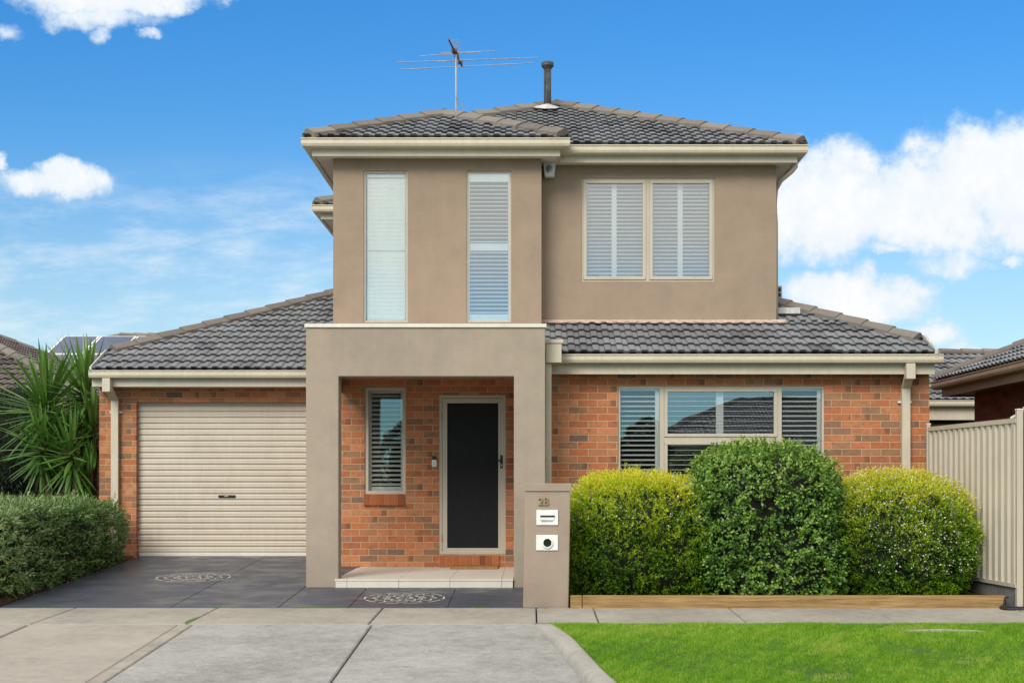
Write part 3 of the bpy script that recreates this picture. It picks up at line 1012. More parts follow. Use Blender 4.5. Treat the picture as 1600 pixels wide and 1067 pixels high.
# lower right window
a, b_, c, d = lw
Y = YR + .03
m1, m2 = wx(1034.5, YR), wx(1218.5, YR)
zt_ = wz(686, YR)
mb = MB()
mb.box(a, b_, Y - .012, Y + .06, d - .028, d, bev=.003); mb.box(a, b_, Y - .012, Y + .06, c, c + .03, bev=.003)
for x0_, x1_ in ((a, a + .026), (b_ - .026, b_), (m1 - .026, m1 + .026), (m2 - .026, m2 + .026)):
    mb.box(x0_, x1_, Y - .010, Y + .058, c + .03, d - .028)
mb.box(m1 + .026, m2 - .026, Y - .008, Y + .056, zt_ - .026, zt_ + .026)
w = mb.build('window', 'frame', house)
mb = MB(); frame_rect(mb, m1 + .028, m2 - .028, zt_ + .028, d - .030, Y - .022, Y + .04, .040, .006); mb.build('sash', 'frame', w)
mb = MB(); frame_rect(mb, m1 + .028, m2 - .028, c + .032, zt_ - .028, Y - .022, Y + .04, .040, .006); mb.build('sash', 'frame', w)
for x0_, x1_, z0_, z1_ in ((a + .024, m1 - .024, c + .028, d - .026), (m2 + .024, b_ - .024, c + .028, d - .026),
                           (m1 + .06, m2 - .06, zt_ + .06, d - .06), (m1 + .06, m2 - .06, c + .06, zt_ - .06)):
    pane(x0_, x1_, z0_, z1_, Y + .012, w, 'glass_mid' if z0_ > zt_ else 'glass')
ys_ = Y + .10
for x0_, x1_, mids in ((a + .02, m1 - .01, ()), (m1 + .02, m2 - .02, ((m1 + m2) / 2,)), (m2 + .01, b_ - .02, ())):
    mb = MB()
    mb.box(x0_, x1_, ys_ - .02, ys_ + .012, d - .05, d - .015)
    if not mids:
        p, q = (x0_, x1_)
        side = .045
        if x0_ < m1: mb.box(x1_ - side - .02, x1_, ys_ - .02, ys_ + .012, c + .03, d - .05); q = x1_ - side - .02
        else: mb.box(x1_ - side, x1_, ys_ - .02, ys_ + .012, c + .03, d - .05); q = x1_ - side
        slats(mb, p, q, c + .03, d - .05, ys_, .0605, .058, math.radians(13))
    else:
        for xm in mids: mb.box(xm - .045, xm + .045, ys_ - .02, ys_ + .012, c + .03, d - .05)
        slats(mb, x0_, mids[0] - .045, c + .03, d - .05, ys_, .0605, .058, math.radians(3), .006)
        slats(mb, mids[0] + .045, x1_, c + .03, d - .05, ys_, .0605, .058, math.radians(3), .006)
    mb.build('shutter', 'slat', w)
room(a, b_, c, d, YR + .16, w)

# porch window
a, b_, c, d = pw
Y = YP + .03
mb = MB(); frame_rect(mb, a, b_, c, d, Y - .012, Y + .06, .045)
w = mb.build('window', 'frame', house)
pane(a + .04, b_ - .04, c + .04, d - .04, Y + .012, w)
mb = MB()
ys_ = Y + .10
frame_rect(mb, a + .03, b_ - .03, c + .03, d - .03, ys_ - .02, ys_ + .01, .045)
mb.box(a + .07, b_ - .07, ys_ - .018, ys_ + .008, c + .07, c + .10)
slats(mb, a + .07, b_ - .07, c + .10, d - .075, ys_, .062, .058, math.radians(22))
mb.build('shutter', 'slat', w)
room(a, b_, c, d, YP + .16, w)

# security camera under the eave --------------------------------------
mb = MB()
cx0, cx1 = wx(849, 17.45), wx(868.5, 17.45)
cz0, cz1 = wz(275, 17.45), ZS_UP
yb = YU - .004
vs = []
for z_, i_ in ((cz0, .02), (cz1, .0)):
    for x_, y_ in ((cx0 + i_, 17.46 + i_ * 1.5), (cx1 - i_, 17.46 + i_ * 1.5), (cx1 - i_, yb), (cx0 + i_, yb)): vs.append((x_, y_, z_))
mb.add(vs, [(0, 3, 2, 1), (4, 5, 6, 7), (0, 1, 5, 4), (1, 2, 6, 5), (2, 3, 7, 6), (3, 0, 4, 7)])
sc = mb.build('security_camera', 'white', house)
mb = MB()
cc = ((cx0 + cx1) / 2 - .005, 17.452, wz(263.5, 17.45))
mb.tube([(cc[0], 17.485, cc[2]), (cc[0], 17.45, cc[2]), (cc[0], 17.435, cc[2])], [.042, .042, .030], 20)
mb.build('lens_ring', 'steel', sc, smooth=False)
mb = MB(); mb.tube([(cc[0], 17.445, cc[2]), (cc[0], 17.430, cc[2]), (cc[0], 17.424, cc[2])], [.028, .028, .012], 16); mb.build('lens', 'lens', sc)

# flue -----------------------------------------------------------------
fy = 19.95
fx = wx(855.5, fy)
fz = T(ZGU) + (fy - my) * PITCH
mb = MB()
mb.tube([(fx, fy, fz - .1), (fx, fy, wz(109, fy))], .054, 16)
flue = mb.build('flue', 'flue', house, smooth=True)
mb = MB()
mb.tube([(fx, fy, wz(110, fy)), (fx, fy, wz(106, fy)), (fx, fy, wz(104, fy)), (fx, fy, wz(99, fy)), (fx, fy, wz(97.5, fy))], [.05, .075, .092, .092, .07], 18)
mb.build('flue_cowl', 'flue', flue)
mb = MB()
up = Vector((0, 1, PITCH)).normalized(); nn = Vector((0, -PITCH, 1)).normalized()
o_ = Vector((fx, fy, fz))
rr = random.Random(4)
pts = []
for i in range(14):
    a_ = 2 * math.pi * i / 14
    r_ = rr.uniform(.85, 1.1)
    pts.append(o_ + Vector((1, 0, 0)) * .19 * r_ * math.cos(a_) + up * (.14 * r_ * math.sin(a_) - .07) + nn * .055)
mb.add([p[:] for p in pts] + [(o_ + nn * .10)[:]], [(i, (i + 1) % 14, 14) for i in range(14)])
mb.build('flashing_collar', 'leadgrey', flue)

# tv antenna -----------------------------------------------------------
ay = 19.3
ax = wx(713, ay)
mb = MB()
mb.tube([(ax, ay, z0 + 2.9), (ax - .005, ay, wz(84, ay))], .014, 8)
mb.tube([(ax + .005, ay, wz(152, ay)), (wx(727, ay), ay + .05, wz(178, ay))], .008, 6)
ant = mb.build('tv_antenna', 'steel', house)
bo0 = Vector((wx(722, ay + .55), ay + .55, wz(104, ay + .55)))
bo1 = Vector((wx(701, ay - .5), ay - .5, wz(62, ay - .5)))
mb = MB()
mb.tube([bo0, bo1], .013, 8)
for f_ in (.15, .42, .55, .62): 
    p = bo0.lerp(bo1, f_)
    mb.box(p.x - .035, p.x + .035, p.y - .02, p.y + .02, p.z - .025, p.z + .025)
mb.build('boom', 'rust', ant)
for i, (xa_, ya_, xb_, yb_) in enumerate([(656, 88.2, 749, 82), (688, 83, 773, 80.5), (621, 98, 841, 90.3), (684, 96.8, 752, 93.5), (623, 109.2, 833, 99)]):
    yy = ay + (.1 if i < 2 else .25 if i < 4 else .5)
    mb = MB(); mb.tube([(wx(xa_, yy), yy, wz(ya_, yy)), (wx(xb_, yy), yy, wz(yb_, yy))], .0065, 6)
    mb.build('element', 'steel', ant)
d_b = (bo1 - bo0)
for i in range(8):
    p = bo0.lerp(bo1, .58 + i * .055)
    w_ = .055 + .004 * i
    mb = MB(); mb.tube([(p.x - w_ * .5 + .02, p.y, p.z - .01), (p.x + w_ + .05, p.y, p.z + .012)], .004, 5)
    mb.build('element', 'steel', ant)

# ================================================================== SMALL THINGS IN FRONT OF THE HOUSE
# air conditioner on the roof behind the upper wall
ay_ = 19.6
xa_ = wx(1222.5, ay_)
ac = thing('air_conditioner', 'white air conditioner on the roof beside the upper storey', 'air conditioner', (xa_ - .3, ay_ + .2, 3.2))
mb = MB()
mb.box(XU1 + .03, xa_, ay_, ay_ + .7, wz(476, ay_), wz(446, ay_), bev=.012)
mb.build('casing', 'white', ac)
mb = MB()
zz0, zz1 = wz(464, ay_), wz(449, ay_)
for k in range(2): mb.box(XU1 + .05, xa_ - .022, ay_ - .004, ay_ - .001, zz0 + k * .075, zz0 + .06 + k * .075)
mb.build('grille', 'black', ac)

# doormat
mb = MB()
mb.box(wx(704, 17.75), wx(778, 17.75), 17.62, 18.02, zt + .002, zt + .030, bev=.006)
tag(mb.build('doormat', 'mat', None), 'thin brown coir doormat on the tiled porch below the screen door', 'doormat')

# letterbox pillar
ly0 = 14.23
lx0_, lx1_ = wx(818.5, ly0), wx(890.5, ly0)
lb = thing('letterbox_pillar', 'rendered letterbox pillar numbered 2B beside the golden shrub', 'letterbox', ((lx0_ + lx1_) / 2, ly0 + .17, -.08))
LEAN = .022
zcap0, zcap1 = wz(767.5, ly0), wz(755, ly0)
def lean(o):
    me = o.data
    for v in me.vertices: v.co.x += (v.co.z + .08) * LEAN * .85 - .012
    return o
mb = MB(); mb.box(lx0_ + .003, lx1_ - .003, ly0 + .004, ly0 + .34, -.12, zcap0, bev=.012)
lean(mb.build('pillar', 'render_post', lb))
mb = MB(); mb.box(lx0_ - .004, lx1_ + .004, ly0 - .008, ly0 + .352, zcap0 + .001, zcap1, bev=.006)
lean(mb.build('cap', 'render_post', lb))
mx_ = wx(855, ly0)
mb = MB()
z0_, z1_ = wz(820, ly0), wz(796.5, ly0)
mb.box(mx_ - .113, mx_ + .113, ly0 - .012, ly0 + .01, z0_, z1_, bev=.004)
mb.box(mx_ - .075, mx_ + .075, ly0 - .021, ly0 - .013, z0_ + .052, z0_ + .118, bev=.003)
mp = mb.build('mail_plate', 'white', lb)
mb = MB(); mb.box(mx_ - .073, mx_ + .077, ly0 - .0265, ly0 - .0215, z0_ + .084, z0_ + .101); mb.build('mail_slot', 'black', mp)
mb = MB(); mb.box(mx_ - .062, mx_ + .062, ly0 - .0150, ly0 - .0125, z0_ + .036, z0_ + .042); mb.build('groove', 'plinth', mp)
mb = MB()
z0_, z1_ = wz(859.5, ly0), wz(835.5, ly0)
mb.box(mx_ - .115, mx_ + .112, ly0 - .010, ly0 + .01, z0_, z1_, bev=.004)
npl = mb.build('newspaper_plate', 'white', lb)
rc = (mx_ + .002, (z0_ + z1_) / 2)
mb = MB()
ro, ri = .058, .043
vs, fs = [], []
for i in range(32):
    a_ = 2 * math.pi * i / 32
    for r_, yy in ((ro, ly0 - .011), (ro, ly0 - .026), (ri, ly0 - .028), (ri, ly0 - .0115)):
        vs.append((rc[0] + r_ * math.cos(a_), yy, rc[1] + r_ * math.sin(a_)))
for i in range(32):
    j = (i + 1) % 32
    for k in range(3): fs.append((i * 4 + k, j * 4 + k, j * 4 + k + 1, i * 4 + k + 1))
mb.add(vs, fs); mb.build('ring', 'white', npl)
M['pipe_in'] = mat_tint('pipe_inside', [(0, (.010, .018, .006)), (.6, (.03, .06, .012)), (1, (.07, .12, .03))], .8, .2, 0, 40)
mb = MB(); mb.tube([(rc[0], ly0 - .0125, rc[1]), (rc[0], ly0 - .0115, rc[1])], .0428, 28); mb.build('newspaper_hole', 'pipe_in', npl)
for ch, pxx in (('2', 844.6), ('B', 853.6)):
    cu = bpy.data.curves.new('t', 'FONT'); cu.body = ch; cu.size = .125; cu.extrude = .006; cu.offset = .0012
    to = bpy.data.objects.new('t', cu); COL.objects.link(to)
    dg = bpy.context.evaluated_depsgraph_get()
    me = bpy.data.meshes.new_from_object(to.evaluated_get(dg))
    bpy.data.objects.remove(to); bpy.data.curves.remove(cu)
    xs_ = [v.co.x for v in me.vertices]; zs_ = [v.co.y for v in me.vertices]
    w_, h_ = max(xs_) - min(xs_), max(zs_) - min(zs_)
    X0, Z0 = wx(pxx - 4.2, ly0), wz(789, ly0)
    for v in me.vertices:
        x, y, z = v.co
        v.co = ((x - min(xs_)) / w_ * .052 + X0 + .003, ly0 - .008 - z, (y - min(zs_)) / h_ * .080 + Z0)
    link('house_number', me, 'brass', lb)

# timber edging
zS0 = path_z(14.25)
def sleeper(px0, px1, label):
    mb = MB(); mb.box(wx(px0, 14.27), wx(px1, 14.27), 14.27, 14.335, -.14, wz(930, 14.27), bev=.006)
    return tag(mb.build('timber_sleeper', 'wood', None), label, 'garden edging', 'timber edging of the garden bed')
sleeper(891, 909.3, 'short end piece of timber garden edging beside the letterbox pillar')
sleeper(910.3, 1571, 'long pine timber sleeper edging the garden bed along the footpath')

# fence ------------------------------------------------------------------
fn = thing('steel_fence', 'beige corrugated steel side fence at the right end of the garden bed', 'fence', (5.05, 14.3, -.1))
fA, fB = Vector((4.868, 16.72)), Vector((5.085, 14.25))
zF = H + .648
def post(x, y, z0_, z1_, s_=.062):
    mb = MB(); mb.box(x - s_ / 2, x + s_ / 2, y - s_ / 2, y + s_ / 2, z0_, z1_, bev=.005)
    o = mb.build('post', 'fence', fn)
    mb = MB(); mb.box(x - s_ / 2 - .004, x + s_ / 2 + .004, y - s_ / 2 - .004, y + s_ / 2 + .004, z1_ + .0005, z1_ + .016, bev=.004); mb.build('post_cap', 'cream_lt', o)
post(fA.x - .0, fA.y - .03, .0, zF + .03, .045)
post(fB.x + .02, fB.y, -.12, wz(641, 14.25))
post(fB.x + .105, fB.y - .02, -.12, wz(638, 14.25), .075)
def corrug(p, q, z0_, z1_, per=.155, dep=.028, name='panel'):
    p, q = Vector(p), Vector(q)
    d = q - p; L = d.length; d.normalize(); nrm = Vector((d.y, -d.x))
    n_ = int(L / per)
    pr = []
    for i in range(n_ + 1):
        for u, h in ((0, 0), (.14, 0), (.26, 1), (.66, 1), (.78, 0)):
            s_ = (i + u) * per
            if s_ <= L: pr.append((s_, h * dep))
    vs = []
    for s_, h in pr:
        c_ = p + d * s_ + nrm * (h - dep / 2)
        vs += [(c_.x, c_.y, z0_), (c_.x, c_.y, z1_)]
    mb = MB(); mb.add(vs, [(2 * i, 2 * i + 2, 2 * i + 3, 2 * i + 1) for i in range(len(pr) - 1)])
    mb.build(name, 'fence', fn, recalc=False)
def rail(p, q, z0_, z1_, w_=.042, mt='fence', name='rail'):
    p, q = Vector(p), Vector(q); d = (q - p).normalized(); nn_ = Vector((d.y, -d.x)) * w_ / 2
    vs = [(c.x, c.y, z) for z in (z0_, z1_) for c in (p - nn_, p + nn_, q + nn_, q - nn_)]
    mb = MB(); mb.add(vs, [(0, 3, 2, 1), (4, 5, 6, 7), (0, 1, 5, 4), (1, 2, 6, 5), (2, 3, 7, 6), (3, 0, 4, 7)])
    mb.build(name, mt, fn)
zlow = wz(909.5, 14.8)
corrug(fA, fB, zlow + .01, zF - .02)
rail(fA, fB, zF - .05, zF)
rail(fA, fB, zlow - .015, zlow + .025)
rail(fA + Vector((.02, 0)), fB + Vector((.02, 0)), -.12, zlow - .017, .03, 'plinth', 'plinth')
fC, fD = Vector((fB.x + .14, 14.22)), Vector((7.6, 14.1))
zf2 = wz(656, 14.2)
corrug(fC, fD, wz(918, 14.2), zf2, .19)
rail(fC, fD, zf2 - .03, zf2 + .03)
rail(fC, fD, wz(922, 14.2), wz(915, 14.2))
rail(fC + Vector((0, .02)), fD + Vector((0, .02)), -.14, wz(922.5, 14.2), .03, 'plinth', 'plinth')
mb = MB()
a0_ = fB + (fA - fB) * .06
mb.tube([(a0_.x, a0_.y, zF + .006), (5.20, 14.2, wz(640, 14.2) + .02), (5.6, 14.2, wz(640, 14.2) + .02), (7.6, 14.12, wz(640, 14.2) + .02)], .014, 8)
mb.build('top_pipe', 'cream_lt', fn)

# hose at the foot of the fence post
pts = []
for i in range(60):
    t_ = i / 59
    a_ = -math.pi * 1.1 + t_ * math.pi * 2.7
    r_ = .21 - .03 * t_
    pts.append((5.13 + r_ * 1.5 * math.cos(a_), 14.05 + r_ * .55 * math.sin(a_), path_z(14.05) + .016 + .004 * math.sin(a_ * 3)))
pts = [(4.985, 14.22, .03), (4.95, 14.235, .02), (4.93, 14.2, -.05), (4.86, 14.12, path_z(14.1) + .016)] + pts[6:]
mb = MB(); mb.tube(pts, .011, 8)
tag(mb.build('garden_hose', 'hose', None, smooth=True), 'black garden hose coiled on the footpath at the foot of the fence post', 'hose')

# ================================================================== GROUND
prof = [(-500, -.62), (8.3, -.62), (8.5, -.45), (12.9, -.20), (14.2, -.17), (15.9, -.10), (19.3, .08), (22, .10), (700, .10)]
mb = MB()
for i in range(len(prof) - 1):
    (y0, z0_), (y1, z1_) = prof[i], prof[i + 1]
    mb.quad((-500, y0, z0_), (500, y0, z0_), (500, y1, z1_), (-500, y1, z1_))
M['yard'] = mat_concrete('yard_ground', (.085, .105, .035), .95, .5, .4, 1.5, .8)
struct(mb.build('ground', 'yard', None, recalc=False))
mb = MB(); mb.box(-120, 120, -2.5, 7.9, -.7, -.50)
struct(mb.build('road', 'asphalt', None))
mb = MB(); mb.box(-120, -4.9, 7.905, 8.35, -.7, -.36, bev=.03); mb.box(.75, 120, 7.905, 8.35, -.7, -.36, bev=.03)
mb.box(-120, 120, -3.1, -2.505, -.7, -.36, bev=.03)
struct(mb.build('street_kerb', 'kerb', None))

# stamped driveway
mb = MB()
g_ = .0035
YE = 14.205
jx = [-5.55, -3.75, -2.625, -1.89, -.86, .19]
jy = [YE, YF - .012, YG + .12]
for i in range(5):
    for j in range(2):
        if j == 1 and i >= 2: continue
        mb.slab(jx[i] + g_, jx[i + 1] - g_, jy[j] + g_, jy[j + 1] - g_, drive_z, .08, .004)
mb.slab(-2.625 + g_, -2.25, jy[1] + g_, YG - .0, drive_z, .08, .004)
struct(mb.build('driveway', 'charcoal', None))
driveway = bpy.data.objects['driveway']


def medallion(cx, cy, R):
    mb = MB()
    def P(r, a):
        x = cx + r * R * math.cos(a); y = cy + r * R * math.sin(a)
        return (x, y, drive_z(y) + .0035)
    def strip(pts, w):
        for i in range(len(pts) - 1):
            (r0, a0), (r1, a1) = pts[i], pts[i + 1]
            p, q = Vector(P(r0, a0)), Vector(P(r1, a1))
            d = (q - p); nn_ = Vector((-d.y, d.x, 0)).normalized() * w * R / 2
            vs = [p - nn_, q - nn_, q + nn_, p + nn_]
            mb.add([(v.x, v.y, drive_z(v.y) + .0035) for v in vs], [(0, 1, 2, 3)])
    N = 12
    for i in range(N):                                   # petals
        a = 2 * math.pi * (i + .5) / N
        for r0, r1, w in ((.14, .25, .050), (.34, .44, .055)):
            vs = [P(r0, a), P((r0 + r1) / 2, a + w / (r0 + r1) * 1.6), P(r1, a), P((r0 + r1) / 2, a - w / (r0 + r1) * 1.6)]
            mb.add(vs, [(0, 1, 2, 3)])
        a = 2 * math.pi * i / N
        for r, spread, bulge in ((.46, .21, .10), (.70, .20, .12)):
            strip([(r + bulge * math.cos(t * math.pi / 2) - .03, a + t * spread) for t in np.linspace(-1, 1, 9)], .036)
    for i in range(10):
        a0 = 2 * math.pi * (i - .40) / 10; a1 = 2 * math.pi * (i + .40) / 10
        strip([(.985, a0 + (a1 - a0) * t) for t in np.linspace(0, 1, 9)], .034)
    return mb.build('stencil_medallion', 'stencil', driveway, recalc=False)


medallion(-1.373, 14.95, .44)
medallion(-4.15, 16.84, .45)

# footpath
mb = MB()
jx = [-12, -9.35, -7.85, -6.3, -4.72, -3.25, -1.53, .066, .66, 2.07, 3.52, 5.0, 6.5, 8.0, 11, 14]
for i in range(len(jx) - 1):
    mb.slab(jx[i] + .007, jx[i + 1] - .007, 12.915, 14.195, path_z, .10, .010)
struct(mb.build('footpath', 'concrete', None))
# crossover: centre and the paler left part
mb = MB()
for x0_, x1_ in ((-3.18, -1.494), (-1.488, .90)):
    mb.slab(x0_ + .006, x1_ - .006, 8.36, 12.898, cross_z, .12, .010)
struct(mb.build('crossover', 'concrete_b', None))
mb = MB()
for x0_, x1_ in ((-6.4, -4.74), (-4.72, -3.3135)):
    mb.slab(x0_ + .006, x1_ - .006, 8.36, 12.898, cross_z, .12, .010)
struct(mb.build('crossover_left', 'concrete_c', None))
mb = MB(); mb.slab(-3.3135, -3.188, 8.36, 12.898, cross_z, .12, .010)
struct(mb.build('crossover_strip', 'concrete', None))
# splayed kerb along the lawn
mb = MB()
kp = [(.03, 12.915), (.06, 12.80), (.10, 12.55), (.16, 12.1), (.22, 11.6), (.31, 10.9), (.40, 10.2), (.55, 9.3), (.70, 8.4)]
vs = []
KW = [(0, 0), (.006, .35), (.02, .72), (.045, .93), (.08, 1), (.135, 1), (.155, .95), (.165, .5), (.165, -1)]
for x, y in kp:
    zz = cross_z(y)
    hgt = min(.085, .010 + (12.92 - y) * .06)
    for k_, (a_, h_) in enumerate(KW):
        wob_ = .0015 * math.sin(y * 9 + k_) 
        vs.append((x + a_ + wob_, y, zz + (hgt * h_ if h_ >= 0 else -.08) + wob_ * .5 - (.02 if k_ == 0 else 0)))
n_ = len(kp); K_ = len(KW)
fs = [(i * K_ + k, i * K_ + k + 1, i * K_ + K_ + 1 + k, i * K_ + K_ + k) for i in range(n_ - 1) for k in range(K_ - 1)]
fs.append(tuple(range(K_)))
mb.add(vs, fs)
mb.smooth = True
struct(mb.build('crossover_kerb', 'kerb', None, smooth=True))
# garden bed soil and mulch by the hedge
mb = MB(); mb.box(.43, 5.0, 14.34, YR - .004, -.16, -.01)
struct(mb.build('garden_bed', 'soil', None))
mb = MB()
vs = [(-6.9, YE, -.09), (-5.558, YE, drive_z(YE) + .004), (-5.57, 19.28, drive_z(19.28) + .01), (-6.9, 19.28, .2), (-6.3, YE, .02), (-6.3, 19.28, .24)]
mb.add(vs, [(0, 4, 5, 3), (4, 1, 2, 5)])
struct(mb.build('mulch_strip', 'mulch', None))


# ------------------------------------------------------------------ leaf meshes (numpy)
def leaf_mesh(name, m, parent, base, axis, side, length, width, tint, fold=0.0, tri=False):
    n = len(base)
    L = np.asarray(length).reshape(-1, 1); W = np.asarray(width).reshape(-1, 1)
    axis = axis / np.maximum(1e-6, np.linalg.norm(axis, axis=1, keepdims=True))
    side = side - axis * (side * axis).sum(1, keepdims=True)
    side = side / np.maximum(1e-6, np.linalg.norm(side, axis=1, keepdims=True))
    up = np.cross(side, axis)
    if tri:
        V = np.stack([base - side * W, base + side * W, base + axis * L], 1).reshape(-1, 3)
        k = 3
    else:
        V = np.stack([base, base + axis * L * .5 + side * W + up * W * fold, base + axis * L, base + axis * L * .5 - side * W + up * W * fold], 1).reshape(-1, 3)
        k = 4
    me = bpy.data.meshes.new(name)
    me.vertices.add(n * k); me.vertices.foreach_set('co', V.astype(np.float32).ravel())
    me.loops.add(n * k); me.loops.foreach_set('vertex_index', np.arange(n * k, dtype=np.int32))
    me.polygons.add(n)
    me.polygons.foreach_set('loop_start', np.arange(0, n * k, k, dtype=np.int32))
    a = me.attributes.new('tint', 'FLOAT', 'POINT')
    a.data.foreach_set('value', np.repeat(np.asarray(tint, dtype=np.float32), k))
    me.update(calc_edges=True)
    me.validate()
    return link(name, me, m, parent)


def rnd_dirs(n):
    v = RNG.normal(size=(n, 3))
    return v / np.linalg.norm(v, axis=1, keepdims=True)


def lump(p, seed, freq):
    """cheap smooth pseudo-noise in -1..1"""
    r = np.random.default_rng(seed)
    out = np.zeros(len(p))
    for k in range(6):
        d = r.normal(size=3); d /= np.linalg.norm(d)
        f = freq * (1 + .55 * k); ph = r.uniform(0, 6.28)
        out += np.sin(p @ d * f + ph) / (1 + .4 * k)
    return out / 2.6


def se_surface(n, r, ex, zmin):
    """points and outward normals on a superellipsoid with semi-axes r"""
    pts = []
    d = rnd_dirs(n * 4)
    q = np.abs(d / r)
    s = (q ** ex).sum(1) ** (-1 / ex)
    p = d * s[:, None]
    nrm = np.sign(p) * (np.abs(p / r) ** (ex - 1)) / r
    nrm /= np.linalg.norm(nrm, axis=1, keepdims=True)
    # weight by area so flat sides are covered as densely as corners
    w = s ** 2 / np.maximum(.15, np.abs((d * nrm).sum(1)))
    keep = (RNG.random(len(p)) < w / np.percentile(w, 97)) & (p[:, 2] > zmin)
    p, nrm = p[keep], nrm[keep]
    return p[:n], nrm[:n]


def core(name, c, r, ex, parent, m='twig', seed=0, amp=.03, fr=6):
    bm = bmesh.new()
    bmesh.ops.create_icosphere(bm, subdivisions=5, radius=1)
    P = np.array([v.co[:] for v in bm.verts])
    s = (np.abs(P / r) ** ex).sum(1) ** (-1 / ex)
    Q = P * s[:, None]
    Q = Q * (1 + amp * lump(Q, seed, fr) / np.maximum(.3, np.linalg.norm(Q, axis=1)))[:, None]
    for v, q in zip(bm.verts, Q): v.co = Vector(q) + Vector(c)
    mb = MB(); mb.addbm(bm)
    return mb.build(name, m, parent, smooth=True)


def shrub(root, c, r, ex, n, L, W, mat, seed, amp, fr, kind, tint_fn, layers=.10, per=8, stem=.09, inner=.86, holes=-.72):
    """n sprigs; each sprig is a short twig carrying «per» leaves"""
    c = np.array(c); r = np.array(r)
    core('branches', c, r * inner, ex, root, seed=seed, amp=amp, fr=fr)
    p, nr = se_surface(n, r, ex, -r[2] * .985)
    n = len(p)
    lm = lump(p, seed, fr); lm2 = lump(p, seed + 5, fr * 3.3)
    dep = RNG.random(n) ** 1.5 * layers
    hole = lump(p, seed + 9, fr * 1.9) + .6 * lump(p, seed + 12, fr * 4.5)
    dep = dep + np.clip(holes + .30 - hole, 0, 1) * (.05 if kind == 'needle' else .11)
    keep = (hole > holes) | (RNG.random(n) < .15)
    p, nr, lm, lm2, dep = p[keep], nr[keep], lm[keep], lm2[keep], dep[keep]
    dep = np.where(RNG.random(len(dep)) < .035, dep - RNG.uniform(.03, .085, len(dep)), dep)
    lm3 = lump(p, seed + 40, fr * 7)
    p2 = p + nr * (amp * lm + amp * .8 * lm2 + .028 * lm3 - dep)[:, None]
    lm2 = lm2 + .8 * lm3
    n = len(p2)
    sd_ = nr * .75 + rnd_dirs(n) * .55 + np.array([0, 0, .30])
    sd_ = sd_ + .65 * np.stack([lump(p, seed + 30, fr * 2.6), lump(p, seed + 31, fr * 2.6), lump(p, seed + 32, fr * 2.6)], 1)
    sd_ /= np.linalg.norm(sd_, axis=1, keepdims=True)
    sl = stem * RNG.uniform(.5, 1.35, n)
    t0 = tint_fn(p, nr, lm, lm2, dep, n)
    B, A, S_, T_, NN = [], [], [], [], []
    for k in range(per):
        f = (k + RNG.random(n)) / per
        b_ = p2 + sd_ * ((f - .55) * sl)[:, None] + rnd_dirs(n) * (.006 if kind == 'needle' else .012)
        if kind == 'needle':
            a_ = sd_ * .95 + rnd_dirs(n) * .75
            w_ = rnd_dirs(n)
        else:
            a_ = sd_ * .45 + rnd_dirs(n) * .9 + nr * .25
            w_ = np.cross(a_, nr * .9 + rnd_dirs(n) * .55 + np.array([0, 0, .4]))
        B.append(b_); A.append(a_); S_.append(w_); NN.append(nr)
        T_.append(t0 + (f - .5) * .26 + RNG.normal(0, .07, n))
    B = np.concatenate(B); A = np.concatenate(A); S_ = np.concatenate(S_); T_ = np.concatenate(T_)
    m_ = len(B)
    leaf_mesh('foliage', mat, root, B + c, A, S_, L * RNG.uniform(.65, 1.3, m_), W * RNG.uniform(.7, 1.25, m_), np.clip(T_, 0, 1), .25)
    return p2 + c, nr


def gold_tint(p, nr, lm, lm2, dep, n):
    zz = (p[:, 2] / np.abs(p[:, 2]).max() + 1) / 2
    return .33 + .70 * np.clip(zz - .42, 0, 1) + .20 * np.clip(nr[:, 2], -.2, 1) + .10 * lm + .15 * lm2 - np.maximum(dep, 0) * 2.0 + RNG.normal(0, .08, n)  # hollows between tufts darkened in the tint, shade put into the leaf colour


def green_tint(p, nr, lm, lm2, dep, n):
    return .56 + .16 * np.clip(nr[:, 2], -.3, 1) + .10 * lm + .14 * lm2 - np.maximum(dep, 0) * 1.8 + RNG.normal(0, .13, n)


def flowers(root, pts, nr, n, sel, size=.011):
    idx = np.where(sel)[0]
    if len(idx) == 0: return
    idx = RNG.choice(idx, size=min(n, len(idx)), replace=False)
    b = pts[idx] + nr[idx] * .035
    ax_ = rnd_dirs(len(idx)) + nr[idx] * .2
    fo = leaf_mesh('flowers', 'petal', root, b, ax_, np.cross(ax_, rnd_dirs(len(idx))), np.full(len(idx), size * 2.0) * RNG.uniform(.6, 1.2, len(idx)), np.full(len(idx), size * .9), RNG.random(len(idx)))
    fo['kind'] = 'stuff'


ZG = -.02
s1 = thing('golden_shrub', 'clipped golden-green shrub between the letterbox pillar and the tall green shrub', 'shrub', (1.2, 15.35, ZG), 'golden shrubs in the garden bed')
hh = (wz(743, 15.3) + .32) / 2
x0_, x1_ = wx(874, 15.3), wx(1124, 15.2)
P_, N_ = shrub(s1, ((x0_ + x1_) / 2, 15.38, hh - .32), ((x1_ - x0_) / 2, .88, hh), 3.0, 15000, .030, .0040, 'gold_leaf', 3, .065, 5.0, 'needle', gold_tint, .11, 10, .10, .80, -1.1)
flowers(s1, P_, N_, 1300, (P_[:, 2] > .75) & (lump(P_, 4, 4) > -.25), .009)
s3 = thing('golden_shrub', 'clipped golden shrub speckled with pale pink flowers beside the fence', 'shrub', (4.2, 15.4, ZG), 'golden shrubs in the garden bed')
hh = (wz(740, 15.3) + .32) / 2
x0_, x1_ = wx(1268, 15.2), wx(1522, 15.2)
P_, N_ = shrub(s3, ((x0_ + x1_) / 2, 15.36, hh - .32), ((x1_ - x0_) / 2, .86, hh), 2.5, 15000, .030, .0040, 'gold_leaf', 8, .065, 5.0, 'needle', gold_tint, .11, 10, .10, .80, -1.1)
